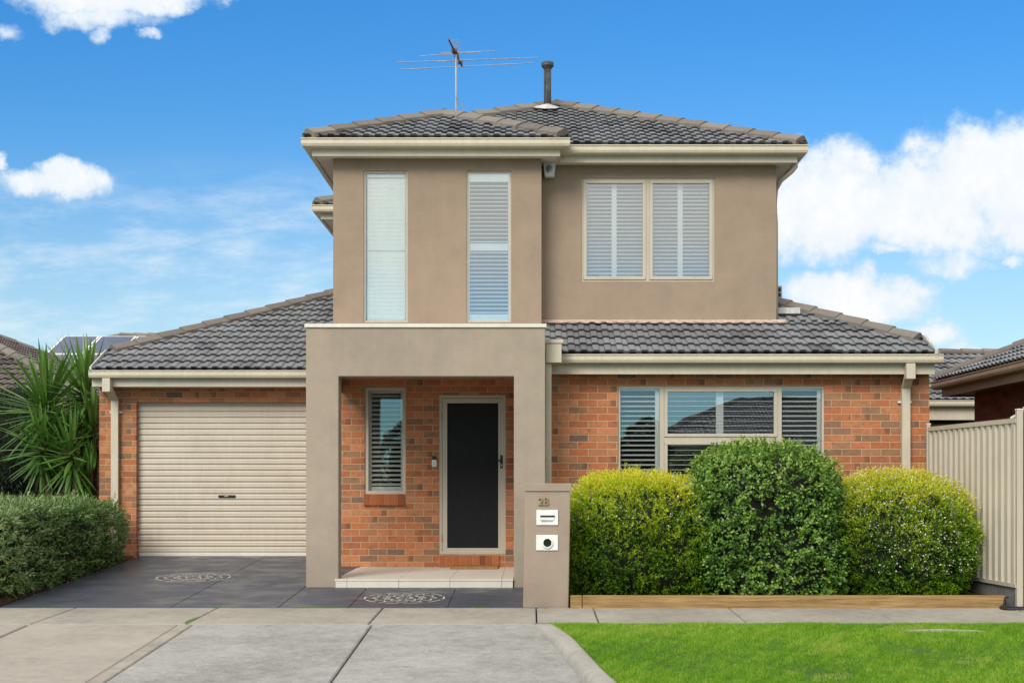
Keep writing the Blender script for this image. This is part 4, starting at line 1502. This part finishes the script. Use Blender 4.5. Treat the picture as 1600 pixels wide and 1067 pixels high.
flowers(s3, P_, N_, 4200, (P_[:, 2] > .25) & ((P_[:, 0] - 4.2) * .8 + lump(P_, 14, 5) * .5 > -.75), .0095)
s2 = thing('green_shrub', 'tallest clipped shrub, dark green and leafy, between two golden shrubs', 'shrub', (2.65, 15.25, ZG))
hh = (wz(695, 15.2) + .32) / 2
x0_, x1_ = wx(1072, 15.0), wx(1320, 15.0)
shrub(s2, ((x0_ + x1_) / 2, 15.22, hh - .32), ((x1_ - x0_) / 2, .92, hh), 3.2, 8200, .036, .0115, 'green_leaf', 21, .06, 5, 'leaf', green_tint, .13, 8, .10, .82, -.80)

# hedge along the driveway
hd = thing('clipped_hedge', 'long clipped dark green hedge along the left side of the driveway', 'hedge', (-6.05, 16.6, 0))
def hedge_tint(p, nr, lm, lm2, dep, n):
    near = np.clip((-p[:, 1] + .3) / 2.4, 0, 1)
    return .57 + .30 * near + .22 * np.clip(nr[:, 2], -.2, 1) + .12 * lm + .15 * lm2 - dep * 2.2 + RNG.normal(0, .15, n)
hz = (wz(783, 18.6) + .03) / 2
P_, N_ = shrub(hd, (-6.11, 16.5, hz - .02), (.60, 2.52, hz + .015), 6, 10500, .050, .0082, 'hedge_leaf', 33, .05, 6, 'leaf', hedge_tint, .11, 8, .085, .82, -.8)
# leaning twigs that break the clipped outline
k_ = RNG.choice(len(P_), 5000, replace=False)
leaf_mesh('shoots', 'hedge_leaf', hd, P_[k_] + N_[k_] * .02, N_[k_] * .6 + rnd_dirs(len(k_)) * .5 + np.array([0, 0, .5]), rnd_dirs(len(k_)), RNG.uniform(.04, .075, len(k_)), np.full(len(k_), .0055), np.clip(RNG.normal(.6, .18, len(k_)), 0, 1), .2)


# yuccas
def yucca(label, bx_, by_, heads, lean_, xlim):
    root = thing('yucca', label, 'yucca', (bx_, by_, .15), 'yuccas behind the hedge')
    vs, fs, ts = [], [], []
    mt = MB()
    pts = [(bx_, by_, .1)]
    for (hx_, hy_, hz_, *_r) in heads: mt.tube([(bx_, by_, .1), (bx_ * .5 + hx_ * .5, (by_ + hy_) / 2, hz_ * .5), (hx_, hy_, hz_)], [.07, .06, .05], 10)
    mt.build('trunk', 'trunk', root, smooth=True)
    dry = MB()
    for (hx_, hy_, hz_, n_, Lm, low) in heads:
        for i in range(n_):
            f_ = (i + .5) / n_
            el = math.radians(86 - (86 + low) * f_ ** .9 + random.gauss(0, 6))
            az = i * 2.39996 + random.gauss(0, .15)
            L_ = Lm * random.uniform(.82, 1.1) * (.8 + .35 * math.sin(math.pi * min(1, f_ * 1.2 + .12)))
            d0 = Vector((math.cos(el) * math.cos(az), math.cos(el) * math.sin(az), math.sin(el)))
            sd = Vector((-math.sin(az), math.cos(az), 0))
            droop = random.uniform(.02, .22) * (.4 + f_)
            base_ = Vector((hx_, hy_, hz_ - .26 * f_))
            Wd = .031 * random.uniform(.85, 1.2)
            pts_ = []
            for s_, w_ in ((0, .55), (.25, 1.0), (.6, .8), (.85, .42), (1.0, .02)):
                p = base_ + d0 * (L_ * s_) + Vector((0, 0, -droop * L_ * s_ * s_))
                pts_.append((p, w_))
            tip = pts_[-1][0]
            if tip.y > 19.2 and max(q[0].x for q in pts_) > xlim: continue
            if tip.y <= 19.2 and max(q[0].x for q in pts_) > xlim + .03: continue
            k = len(vs)
            up_ = sd.cross(d0)
            t_ = min(1, max(0, .84 - .40 * f_ + random.gauss(0, .1)))
            for p, w_ in pts_:
                vs += [p - sd * Wd * w_ + up_ * Wd * w_ * .5, p, p + sd * Wd * w_ + up_ * Wd * w_ * .5]
                ts += [t_ * .9, t_ * 1.08, t_ * .9]
            for q in range(4):
                fs += [(k + q * 3, k + q * 3 + 1, k + q * 3 + 4, k + q * 3 + 3), (k + q * 3 + 1, k + q * 3 + 2, k + q * 3 + 5, k + q * 3 + 4)]
        for i in range(16):
            az = random.uniform(0, 6.28)
            d0 = Vector((math.cos(az) * .35, math.sin(az) * .35, -1)).normalized()
            b0_ = Vector((hx_, hy_, hz_ - .28))
            if b0_.x + d0.x * .5 > xlim: continue
            sd = Vector((-math.sin(az), math.cos(az), 0))
            l_ = random.uniform(.3, .5)
            dry.add([b0_ - sd * .014, b0_ + sd * .014, b0_ + d0 * l_], [(0, 1, 2)])
    mb = MB(); mb.v = [v[:] for v in vs]; mb.f = fs; mb.t = ts
    mb.build('leaves', 'yucca_leaf', root, recalc=False, tint=True)
    dry.build('dry_leaves', 'dry_leaf', root, recalc=False)


yy = 19.7
yucca('left yucca with fanned sword-shaped leaves behind the hedge', wx(95, yy), yy,
      [(wx(72, yy), yy, wz(628, yy), 120, .92, 45), (wx(66, yy - .2), yy - .2, wz(690, yy), 80, .74, 60), (wx(112, yy - .3), yy - .3, wz(700, yy), 90, .74, 66)], 0, -6.12)
yucca('right yucca with upright crown against the garage corner', wx(145, yy + .2), yy + .2,
      [(wx(136, yy + .1), yy + .1, wz(606, yy), 130, .84, 45), (wx(146, yy), yy, wz(665, yy), 110, .72, 60), (wx(140, yy - .1), yy - .1, wz(735, yy), 90, .60, 66)], 0, -6.11)

# dark conifer at the left edge
cf = thing('conifer', 'dark rounded conifer behind the yuccas at the left edge', 'tree', (wx(40, 22.5), 22.5, .1))
mb = MB(); mb.tube([(wx(50, 22.5), 22.5, .05), (wx(48, 22.5), 22.5, 1.0), (wx(42, 22.5), 22.5, 1.9)], [.09, .08, .05], 10)
mb.build('trunk', 'trunk', cf, smooth=True)
cc_ = np.array((wx(22, 22.5), 22.5, 1.75)); cr_ = np.array((.88, .8, .95))
core('inner_branches', cc_, cr_ * .82, 2.4, cf, seed=50, amp=.06, fr=5)
p, nr = se_surface(16000, cr_, 2.4, -.9)
n_ = len(p)
p = p + nr * (.10 * lump(p, 51, 6) + .05 * lump(p, 52, 17) - RNG.random(n_) * .12)[:, None]
leaf_mesh('crown', 'conifer_leaf', cf, p + cc_, nr + rnd_dirs(n_) * .8, rnd_dirs(n_), RNG.uniform(.05, .10, n_), np.full(n_, .009), np.clip(RNG.normal(.45, .2, n_) + nr[:, 2] * .2, 0, 1))

# low rendered garden wall behind the hedge
mb = MB(); mb.box(-14, -6.75, 20.6, 20.75, .05, wz(790, 20.6)); mb.box(-14, -6.74, 20.58, 20.77, wz(790, 20.6) + .001, wz(785, 20.6), bev=.005)
tag(mb.build('garden_wall', 'cream_lt', None), 'low pale garden wall behind the hedge', 'wall')

# ------------------------------------------------------------------ lawn
def lawn_z(x, y):
    e = np.clip((12.93 - np.asarray(y)) / .9, 0, 1)
    return cross_z(y) + .004 + e * (.038 + .010 * np.sin(x * 2.1) * np.sin(np.asarray(y) * 1.7 + 1))
def kerb_x(y): return np.interp(-np.asarray(y), [-12.92, -12.8, -12.55, -12.1, -11.6, -10.9, -10.2, -9.3, -8.4], [.18, .21, .25, .31, .37, .46, .55, .70, .85])
mb = MB()
ny, nx = 24, 50
gv = []
for j in range(ny + 1):
    y = 8.36 + (12.91 - 8.36) * j / ny
    xk = float(kerb_x(y)) - .02
    for i in range(nx + 1):
        x = xk + (11 - xk) * (i / nx) ** 1.3
        gv.append((x, y, float(lawn_z(x, y)) - (.03 if j == ny else 0)))
mb.add(gv, [(j * (nx + 1) + i, j * (nx + 1) + i + 1, (j + 1) * (nx + 1) + i + 1, (j + 1) * (nx + 1) + i) for j in range(ny) for i in range(nx)])
struct(mb.build('nature_strip', 'turf', None, recalc=False))
n_ = 260000
gx = RNG.uniform(.1, 6.6, n_); gy = 9.7 + (12.945 - 9.7) * RNG.random(n_)
ok = gx > kerb_x(gy) - .015
gx, gy = gx[ok], gy[ok]; n_ = len(gx)
gp = np.stack([gx, gy, np.zeros(n_)], 1)
tuft = lump(gp, 71, 2.4) + .7 * lump(gp, 72, 7)
patch = lump(gp, 73, 1.3) + .6 * lump(gp, 74, 4.2)
fleck = lump(gp, 77, 16) + lump(gp, 78, 31)
lidm = (np.abs(gx - 3.72) < .36 + .05 * np.sin(gy * 60)) & (np.abs(gy - 12.28) < .10 + .03 * np.sin(gx * 23))
keepg = ~lidm
gz = lawn_z(gx, gy)
ht = (.026 + .012 * tuft + .006 * fleck - .010 * (gy > 12.8)) * RNG.uniform(.6, 1.35, n_)
ht = np.clip(ht, .010, .075)
ax_ = np.stack([RNG.normal(0, .5, n_), RNG.normal(0, .5, n_), np.ones(n_)], 1)
tint = .60 + .12 * patch + .10 * tuft + .12 * fleck + RNG.normal(0, .15, n_)
dryp = (lump(gp, 75, 3.1) + .8 * lump(gp, 76, 9) > .75) & (RNG.random(n_) < .45)
tint = np.where(dryp, .92, tint)
base_ = np.stack([gx, gy, gz - .004], 1)
grass = leaf_mesh('lawn_grass', 'blade_green', None, base_[keepg], ax_[keepg], np.stack([RNG.normal(0, 1, n_), RNG.normal(0, .5, n_), np.zeros(n_)], 1)[keepg], ht[keepg], np.full(n_, .0028)[keepg], np.clip(tint, 0, 1)[keepg], tri=True)
struct(grass, 'stuff')
# weeds in the joints between driveway and footpath
segs = []
for x0_, x1_, k_ in ((-2.45, -1.95, 500), (-1.95, -1.7, 60), (-.62, -.45, 120), (-3.3, -3.1, 160), (-5.2, -4.9, 80), (.42, .5, 60)):
    segs.append(np.stack([RNG.uniform(x0_, x1_, k_), 14.2 + RNG.normal(0, .008, k_), np.full(k_, path_z(14.2) - .005)], 1))
segs.append(np.stack([-3.27 + RNG.normal(0, .012, 240), RNG.uniform(12.95, 13.5, 240), np.full(240, path_z(13.2) - .004)], 1))
b_ = np.concatenate(segs); n_ = len(b_)
struct(leaf_mesh('weeds', 'blade_green', None, b_, np.stack([RNG.normal(0, .7, n_), RNG.normal(0, .7, n_), np.ones(n_)], 1), rnd_dirs(n_), RNG.uniform(.008, .024, n_), np.full(n_, .003), np.clip(RNG.normal(.4, .2, n_), 0, 1), tri=True), 'stuff')
# leaf litter under the hedge and in the garden bed
n_ = 900
lx_ = np.where(RNG.random(n_) < .86, RNG.uniform(-5.75, -5.56, n_), -5.56 + np.abs(RNG.normal(0, .10, n_)))
ly_ = RNG.uniform(14.25, 19.1, n_)
lb_ = np.stack([lx_, ly_, np.array([drive_z(y) for y in ly_]) + .012], 1)
fl_ = rnd_dirs(n_); fl_[:, 2] = np.abs(fl_[:, 2]) * .25
M['litter'] = mat_tint('fallen_leaf', [(0, (.035, .018, .010)), (.5, (.12, .055, .022)), (1, (.28, .17, .07))], .8, .2)
struct(leaf_mesh('leaf_litter', 'litter', None, lb_, fl_, np.cross(fl_, np.array([0, 0, 1.0]) + rnd_dirs(n_) * .3), RNG.uniform(.02, .045, n_), RNG.uniform(.005, .011, n_), RNG.random(n_)), 'stuff')
# concrete pit lid in the grass
mb = MB()
zl = float(lawn_z(3.7, 12.28))
vs = [(3.38, 12.33, zl + .012), (3.55, 12.19, zl + .010), (4.08, 12.20, zl + .010), (4.02, 12.30, zl + .014), (3.7, 12.37, zl + .016)]
mb.add(vs + [(x, y, z - .06) for x, y, z in vs], [(0, 1, 2, 3, 4)] + [(i, (i + 1) % 5, (i + 1) % 5 + 5, i + 5) for i in range(5)])
tag(mb.build('pit_lid', 'concrete_c', None), 'flat concrete pit lid half sunk in the lawn', 'pit lid')

# ================================================================== NEIGHBOURS
def hip_house(name, label, x0, x1, y0, y1, zw, mt_wall, mt_roof, mt_gut, over=.45, windows=(), faces='flrb', seed=100):
    root = thing(name, label, 'house', ((x0 + x1) / 2, (y0 + y1) / 2, 0))
    mb = MB()
    mb.box(x0, x1, y0, y1, -.1, zw)
    mb.build('wall', mt_wall, root)
    ex0, ex1, ey0, ey1 = x0 - over, x1 + over, y0 - over, y1 + over
    w_, d__ = ex1 - ex0, ey1 - ey0
    h2 = min(w_, d__) / 2
    zt2 = zw + .2
    mb = MB()
    if w_ >= d__:
        pf = [(0, 0), (w_, 0), (w_ - h2, h2), (h2, h2)]; ps = [(0, 0), (d__, 0), (h2, h2)]
    else:
        pf = [(0, 0), (w_, 0), (h2, h2)]; ps = [(0, 0), (d__, 0), (d__ - h2, h2), (h2, h2)]
    slope_face(mb, (ex0, ey0, zt2), (1, 0), (0, 1), pf, seed)
    slope_face(mb, (ex1, ey0, zt2), (0, 1), (-1, 0), ps, seed + 1)
    slope_face(mb, (ex1, ey1, zt2), (-1, 0), (0, -1), pf, seed + 2)
    slope_face(mb, (ex0, ey1, zt2), (0, -1), (1, 0), ps, seed + 3)
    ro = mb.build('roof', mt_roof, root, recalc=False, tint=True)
    zrg = zt2 + h2 * PITCH
    if w_ >= d__: r0, r1 = (ex0 + h2, ey0 + h2, zrg), (ex1 - h2, ey0 + h2, zrg)
    else: r0, r1 = (ex0 + h2, ey0 + h2, zrg), (ex0 + h2, ey1 - h2, zrg)
    if w_ >= d__: ends = [((ex0, ey0, zt2), r0), ((ex0, ey1, zt2), r0), ((ex1, ey0, zt2), r1), ((ex1, ey1, zt2), r1)]
    else: ends = [((ex0, ey0, zt2), r0), ((ex1, ey0, zt2), r0), ((ex0, ey1, zt2), r1), ((ex1, ey1, zt2), r1)]
    mb = MB()
    for q, (a_, b2) in enumerate(ends): cap_line(mb, a_, b2, seed=seed + 10 + q)
    if (Vector(r0) - Vector(r1)).length > .1: cap_line(mb, r0, r1, seed=seed + 19)
    mb.build('ridge_capping', 'cap', ro, tint=True)
    gp_ = [(ex0 + .1, ey0 + .1), (ex1 - .1, ey0 + .1), (ex1 - .1, ey1 - .1), (ex0 + .1, ey1 - .1), (ex0 + .1, ey0 + .1)]
    mb = MB(); gutter(mb, gp_, zt2 - .012); mb.build('gutter', mt_gut, root)
    mb = MB(); fascia(mb, [(x, y) for x, y in gp_], zw - .03, zt2 - .02); mb.build('fascia', mt_gut, root)
    mb = MB(); mb.quad((ex0 + .12, ey0 + .12, zw - .002), (ex1 - .12, ey0 + .12, zw - .002), (ex1 - .12, ey1 - .12, zw - .002), (ex0 + .12, ey1 - .12, zw - .002)); mb.build('soffit', mt_gut, root)
    return root, ex0, ex1, ey0, ey1, zt2


# dark red brick house on the right
hip_house('brick_house', 'dark red brick house with brown gutters behind the beige fence', 6.2, 15.0, 14.8, 19.05, H + 1.21, 'brick_red', 'tile', 'brown_gut', seed=200)
# unit at the rear on the right
rear = thing('rear_garage', 'low grey-tiled garage with cream beam behind the brick corner', 'garage', (7.0, 26, 0))
mb = MB()
slope_face(mb, (4.6, 23.9, H + 1.40), (1, 0), (0, 1), [(0, 0), (5.4, 0), (5.4, 2.45), (0, 2.45)], 300)
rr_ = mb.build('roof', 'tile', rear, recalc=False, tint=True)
mb = MB(); cap_line(mb, (4.6, 26.35, H + 1.40 + 2.45 * PITCH), (10, 26.35, H + 1.40 + 2.45 * PITCH), h=.05, seed=77); mb.build('ridge_capping', 'cap', rr_, tint=True)
mb = MB(); gutter(mb, [(4.6, 24.0), (10, 24.0)], H + 1.40); mb.build('gutter', 'cream', rear)
mb = MB(); mb.box(4.6, 10, 24.02, 24.1, H + 1.06, H + 1.30); mb.build('beam', 'cream', rear)
mb = MB(); mb.box(4.6, 10, 26.3, 26.4, 0, H + 1.4); mb.box(10.0, 10.1, 24.1, 26.4, 0, H + 1.3); mb.build('wall', 'room', rear)  # back wall near black, shade of the open bay painted on
mb = MB(); mb.box(4.6, 10, 24.3, 26.29, H + .95, H + 1.0); mb.build('ceiling', 'brown_gut', rear)
# house on the left with brown tiles
hip_house('brick_house', 'red brick house with a brown tiled roof at the left edge', -17.5, -8.1, 24.6, 33.5, H + 1.2, 'brick_red', 'tile_red', 'brown_gut', seed=240)
# house with solar panels
sol, ex0, ex1, ey0, ey1, zt2 = hip_house('solar_house', 'grey-roofed house carrying solar panels, seen above the yuccas', -15.2, -4.5, 34.6, 42.0, H + 2.05, 'brick_red', 'tile', 'cream', seed=280)
up_ = Vector((0, 1, PITCH)).normalized(); nn_ = Vector((0, -PITCH, 1)).normalized()
for i in range(5):
    for j in range(2):
        o_ = Vector((-12.95 + i * 1.02 - (1.0 if j == 0 else 0) * 0, ey0, zt2)) + up_ * (1.0 + j * 1.62) + nn_ * .10
        e_ = Vector((1, 0, 0))
        mb = MB()
        c4 = [o_, o_ + e_ * .99, o_ + e_ * .99 + up_ * 1.58, o_ + up_ * 1.58]
        mb.add([p[:] for p in c4] + [(p - nn_ * .04)[:] for p in c4], [(0, 1, 2, 3), (0, 1, 5, 4), (1, 2, 6, 5), (2, 3, 7, 6), (3, 0, 4, 7)])
        pn = mb.build('solar_panel', 'white', sol)
        mb = MB()
        c4 = [o_ + e_ * .05 + up_ * .05, o_ + e_ * .94 + up_ * .05, o_ + e_ * .94 + up_ * 1.53, o_ + e_ * .05 + up_ * 1.53]
        mb.add([(p + nn_ * .004)[:] for p in c4], [(0, 1, 2, 3)])
        mb.build('solar_cells', 'pv', pn)
# house across the street, seen only as a reflection in the glass
hip_house('brick_house', 'tiled house across the street, mirrored in the lower right window', 4.0, 17.5, -24, -15.5, 2.2, 'brick_red', 'tile', 'cream', seed=320)
def street_tree(x, y, h, r_, label, seed):
    tr = thing('street_tree', label, 'tree', (x, y, -.4))
    mb = MB(); mb.tube([(x, y, -.5), (x + .02, y, h * .35), (x - .05, y, h * .7)], [.12, .1, .05], 8); mb.build('trunk', 'trunk', tr)
    cr_ = np.array((r_, r_, h * .5)); cc_ = np.array((x, y, h * .5))
    core('inner_branches', cc_, cr_ * .8, 2.2, tr, seed=seed, amp=.1, fr=4)
    p, nr = se_surface(6000, cr_, 2.2, -h * .45); n_ = len(p)
    p = p + nr * (.25 * lump(p, seed + 1, 4))[:, None]
    leaf_mesh('crown', 'conifer_leaf', tr, p + cc_, nr + rnd_dirs(n_) * .8, rnd_dirs(n_), RNG.uniform(.12, .25, n_), np.full(n_, .03), np.clip(RNG.normal(.5, .2, n_), 0, 1))


street_tree(4.0, -15, 3.3, .8, 'dark tree across the street, mirrored in the left pane of the lower right window', 60)
street_tree(-4.0, -14, 3.4, 1.5, 'dark bushy tree across the street, mirrored in the porch window', 64)

# ================================================================== LIGHT, SKY, CAMERA
S = Vector((-.36, -.80, .66)).normalized()
el, az = math.asin(S.z), math.atan2(S.x, S.y)
sun = bpy.data.lights.new('sun', 'SUN')
sun.energy = 3.0
sun.angle = math.radians(28)
sun.color = (1, .955, .89)
so = bpy.data.objects.new('sun', sun)
so.rotation_euler = (-S).to_track_quat('-Z', 'Y').to_euler()
COL.objects.link(so)

world = bpy.data.worlds.new('World')
scn.world = world
world.use_nodes = True
nt = world.node_tree
for n_ in list(nt.nodes): nt.nodes.remove(n_)
b = NB(nt)
wo = b.n('ShaderNodeOutputWorld')
bg = b.n('ShaderNodeBackground')
b.link(bg.outputs[0], wo.inputs[0])
sky = b.n('ShaderNodeTexSky', sky_type='NISHITA')
sky.sun_disc = False
sky.sun_elevation = el
sky.sun_rotation = az
sky.altitude = 50
sky.air_density = 1.0
sky.dust_density = .6
sky.ozone_density = 1.6
tc = b.n('ShaderNodeTexCoord')
D = tc.outputs['Generated']
sp = b.n('ShaderNodeSeparateXYZ'); b.link(D, sp.inputs[0])
X_, Y_, Z_ = sp.outputs
ys = b.m('MAXIMUM', Y_, .05)
u = b.m('DIVIDE', X_, ys); v = b.m('DIVIDE', Z_, ys)
nz = b.n('ShaderNodeTexNoise'); b.link(D, nz.inputs['Vector'])
nz.inputs['Scale'].default_value = 16; nz.inputs['Detail'].default_value = 9; nz.inputs['Roughness'].default_value = .60
nzs = b.n('ShaderNodeSeparateXYZ'); b.link(nz.outputs['Color'], nzs.inputs[0])
du = b.m('ADD', u, b.m('MULTIPLY', b.m('SUBTRACT', nzs.outputs[0], .5), .075))
dv = b.m('ADD', v, b.m('MULTIPLY', b.m('SUBTRACT', nzs.outputs[1], .5), .060))
blobs = [(1290, 290, 95, 72, 1), (1230, 325, 60, 70, 1), (1345, 335, 150, 58, 1), (1440, 315, 120, 62, 1), (1520, 265, 105, 74, 1), (1600, 290, 95, 100, 1), (1450, 352, 210, 48, .62), (1300, 365, 110, 36, .5),
         (1305, 450, 80, 42, .95), (1360, 475, 105, 36, .9), (1430, 455, 45, 26, .7), (1490, 408, 55, 20, .5), (1380, 395, 45, 12, .45), (1462, 522, 50, 22, .6), (1540, 540, 60, 14, .5), (1592, 405, 20, 14, .6),
         (78, 290, 82, 30, .85), (95, 268, 40, 28, .85), (-8, 252, 20, 26, .7),
         (190, -8, 160, 34, .9), (165, 24, 90, 26, .62), (290, 6, 75, 20, .6), (14, 47, 34, 12, .34), (165, 60, 22, 16, .36), (238, 58, 18, 10, .36)]
den = None
for x, y, rx_, ry_, s_ in blobs:
    a = b.m('MULTIPLY', b.m('SUBTRACT', du, (x - 828) / F), F / rx_ / 1.15)
    c = b.m('MULTIPLY', b.m('SUBTRACT', dv, (750 - y) / F), F / ry_ / 1.15)
    r2 = b.m('ADD', b.m('MULTIPLY', a, a), b.m('MULTIPLY', c, c))
    d = b.m('MULTIPLY', b.m('SUBTRACT', 1.0, r2), s_)
    den = d if den is None else b.m('MAXIMUM', den, d)
fine = b.m('ADD', b.m('MULTIPLY', b.noise(D, 38, 8, .62), .72), b.m('MULTIPLY', b.noise(D, 120, 6, .65), .28))
den = b.m('ADD', den, b.m('MULTIPLY', b.m('SUBTRACT', fine, .5), 1.35))
front = b.m('GREATER_THAN', Y_, .06)
alpha = b.m('MULTIPLY', b.smooth(den, -.12, .58), front)
# thin streaky cirrus low in the sky, stronger on the left
vec = b.n('ShaderNodeCombineXYZ')
b.link(b.m('ADD', u, b.m('MULTIPLY', v, -.45)), vec.inputs[0]); b.link(b.m('MULTIPLY', v, 3.4), vec.inputs[1])
ci = b.noise(vec.outputs[0], 9, 9, .66)
side_ = b.smooth(u, -.12, .02, 1.0, .18)
band = b.m('MULTIPLY', b.smooth(v, .245, .17), b.smooth(v, .02, .07))
cir = b.m('MULTIPLY', b.m('MULTIPLY', b.smooth(ci, .40, .74, 0, .70), side_), b.m('MULTIPLY', band, front))
# unseen broken cloud added over the rest of the dome as soft neutral fill
gn = b.noise(D, 2.6, 8, .58)
outm = b.m('MAXIMUM', b.m('MAXIMUM', b.smooth(b.m('ABSOLUTE', u), .46, .75), b.smooth(v, .42, .75)), b.smooth(Y_, .25, .05))
fill_cloud = b.m('MULTIPLY', b.smooth(gn, .36, .52), outm)
back_ = b.m('LESS_THAN', Y_, 0.0)
fill_cloud = b.m('MULTIPLY', fill_cloud, b.m('SUBTRACT', 1.0, b.m('MULTIPLY', back_, b.smooth(b.m('ADD', Z_, b.m('MULTIPLY', gn, .12)), .26, .17, 0, .60))))  # added cloud thinned low behind the camera to grade the window reflections
fill_cloud = b.m('MULTIPLY', fill_cloud, b.smooth(Z_, -.02, .08))
# colours
elev = b.smooth(v, .0, .38)
skyc = sky.outputs[0]
hsv = b.n('ShaderNodeHueSaturation'); b.link(skyc, hsv.inputs['Color'])
hsv.inputs['Saturation'].default_value = 1.12; hsv.inputs['Value'].default_value = 1.0
shade = b.smooth(den, .0, .9)
ccol = b.mix(b.m('ADD', b.m('MULTIPLY', shade, .75), b.m('MULTIPLY', b.smooth(fine, .40, .62), .25)), (5.6, 6.9, 8.0), (8.2, 8.3, 8.4))
skyt = b.mix(1.0, hsv.outputs[0], b.mix(b.smooth(v, .10, .36), (.74, 1.00, 1.10), (.36, .95, 1.36)), 'MULTIPLY')
skyt = b.mix(b.m('MULTIPLY', b.smooth(v, .26, .02, 0, .50), front), skyt, (5.6, 6.9, 7.9))
c1 = b.mix(cir, skyt, (7.4, 8.0, 8.4))
c2 = b.mix(alpha, c1, ccol)
c3 = b.mix(fill_cloud, c2, (9.9, 9.5, 9.0))
b.link(c3, bg.inputs[0])
bg.inputs[1].default_value = .12

cam = bpy.data.cameras.new('camera')
co = bpy.data.objects.new('camera', cam)
co.location = (0, 0, H); co.rotation_euler = (math.pi / 2, 0, 0)
cam.sensor_width = 36; cam.lens = 36 * F / 1600
cam.shift_x = -(828 - 800) / 1600
cam.shift_y = (750 - 533.5) / 1600
cam.clip_start = .1; cam.clip_end = 3000
COL.objects.link(co)
scn.camera = co
scn.view_settings.view_transform = 'Standard'
scn.view_settings.look = 'None'
scn.view_settings.exposure = 0
scn.view_settings.gamma = 1
scn.cycles.use_denoising = True
scn.cycles.max_bounces = 8
scn.cycles.transparent_max_bounces = 12
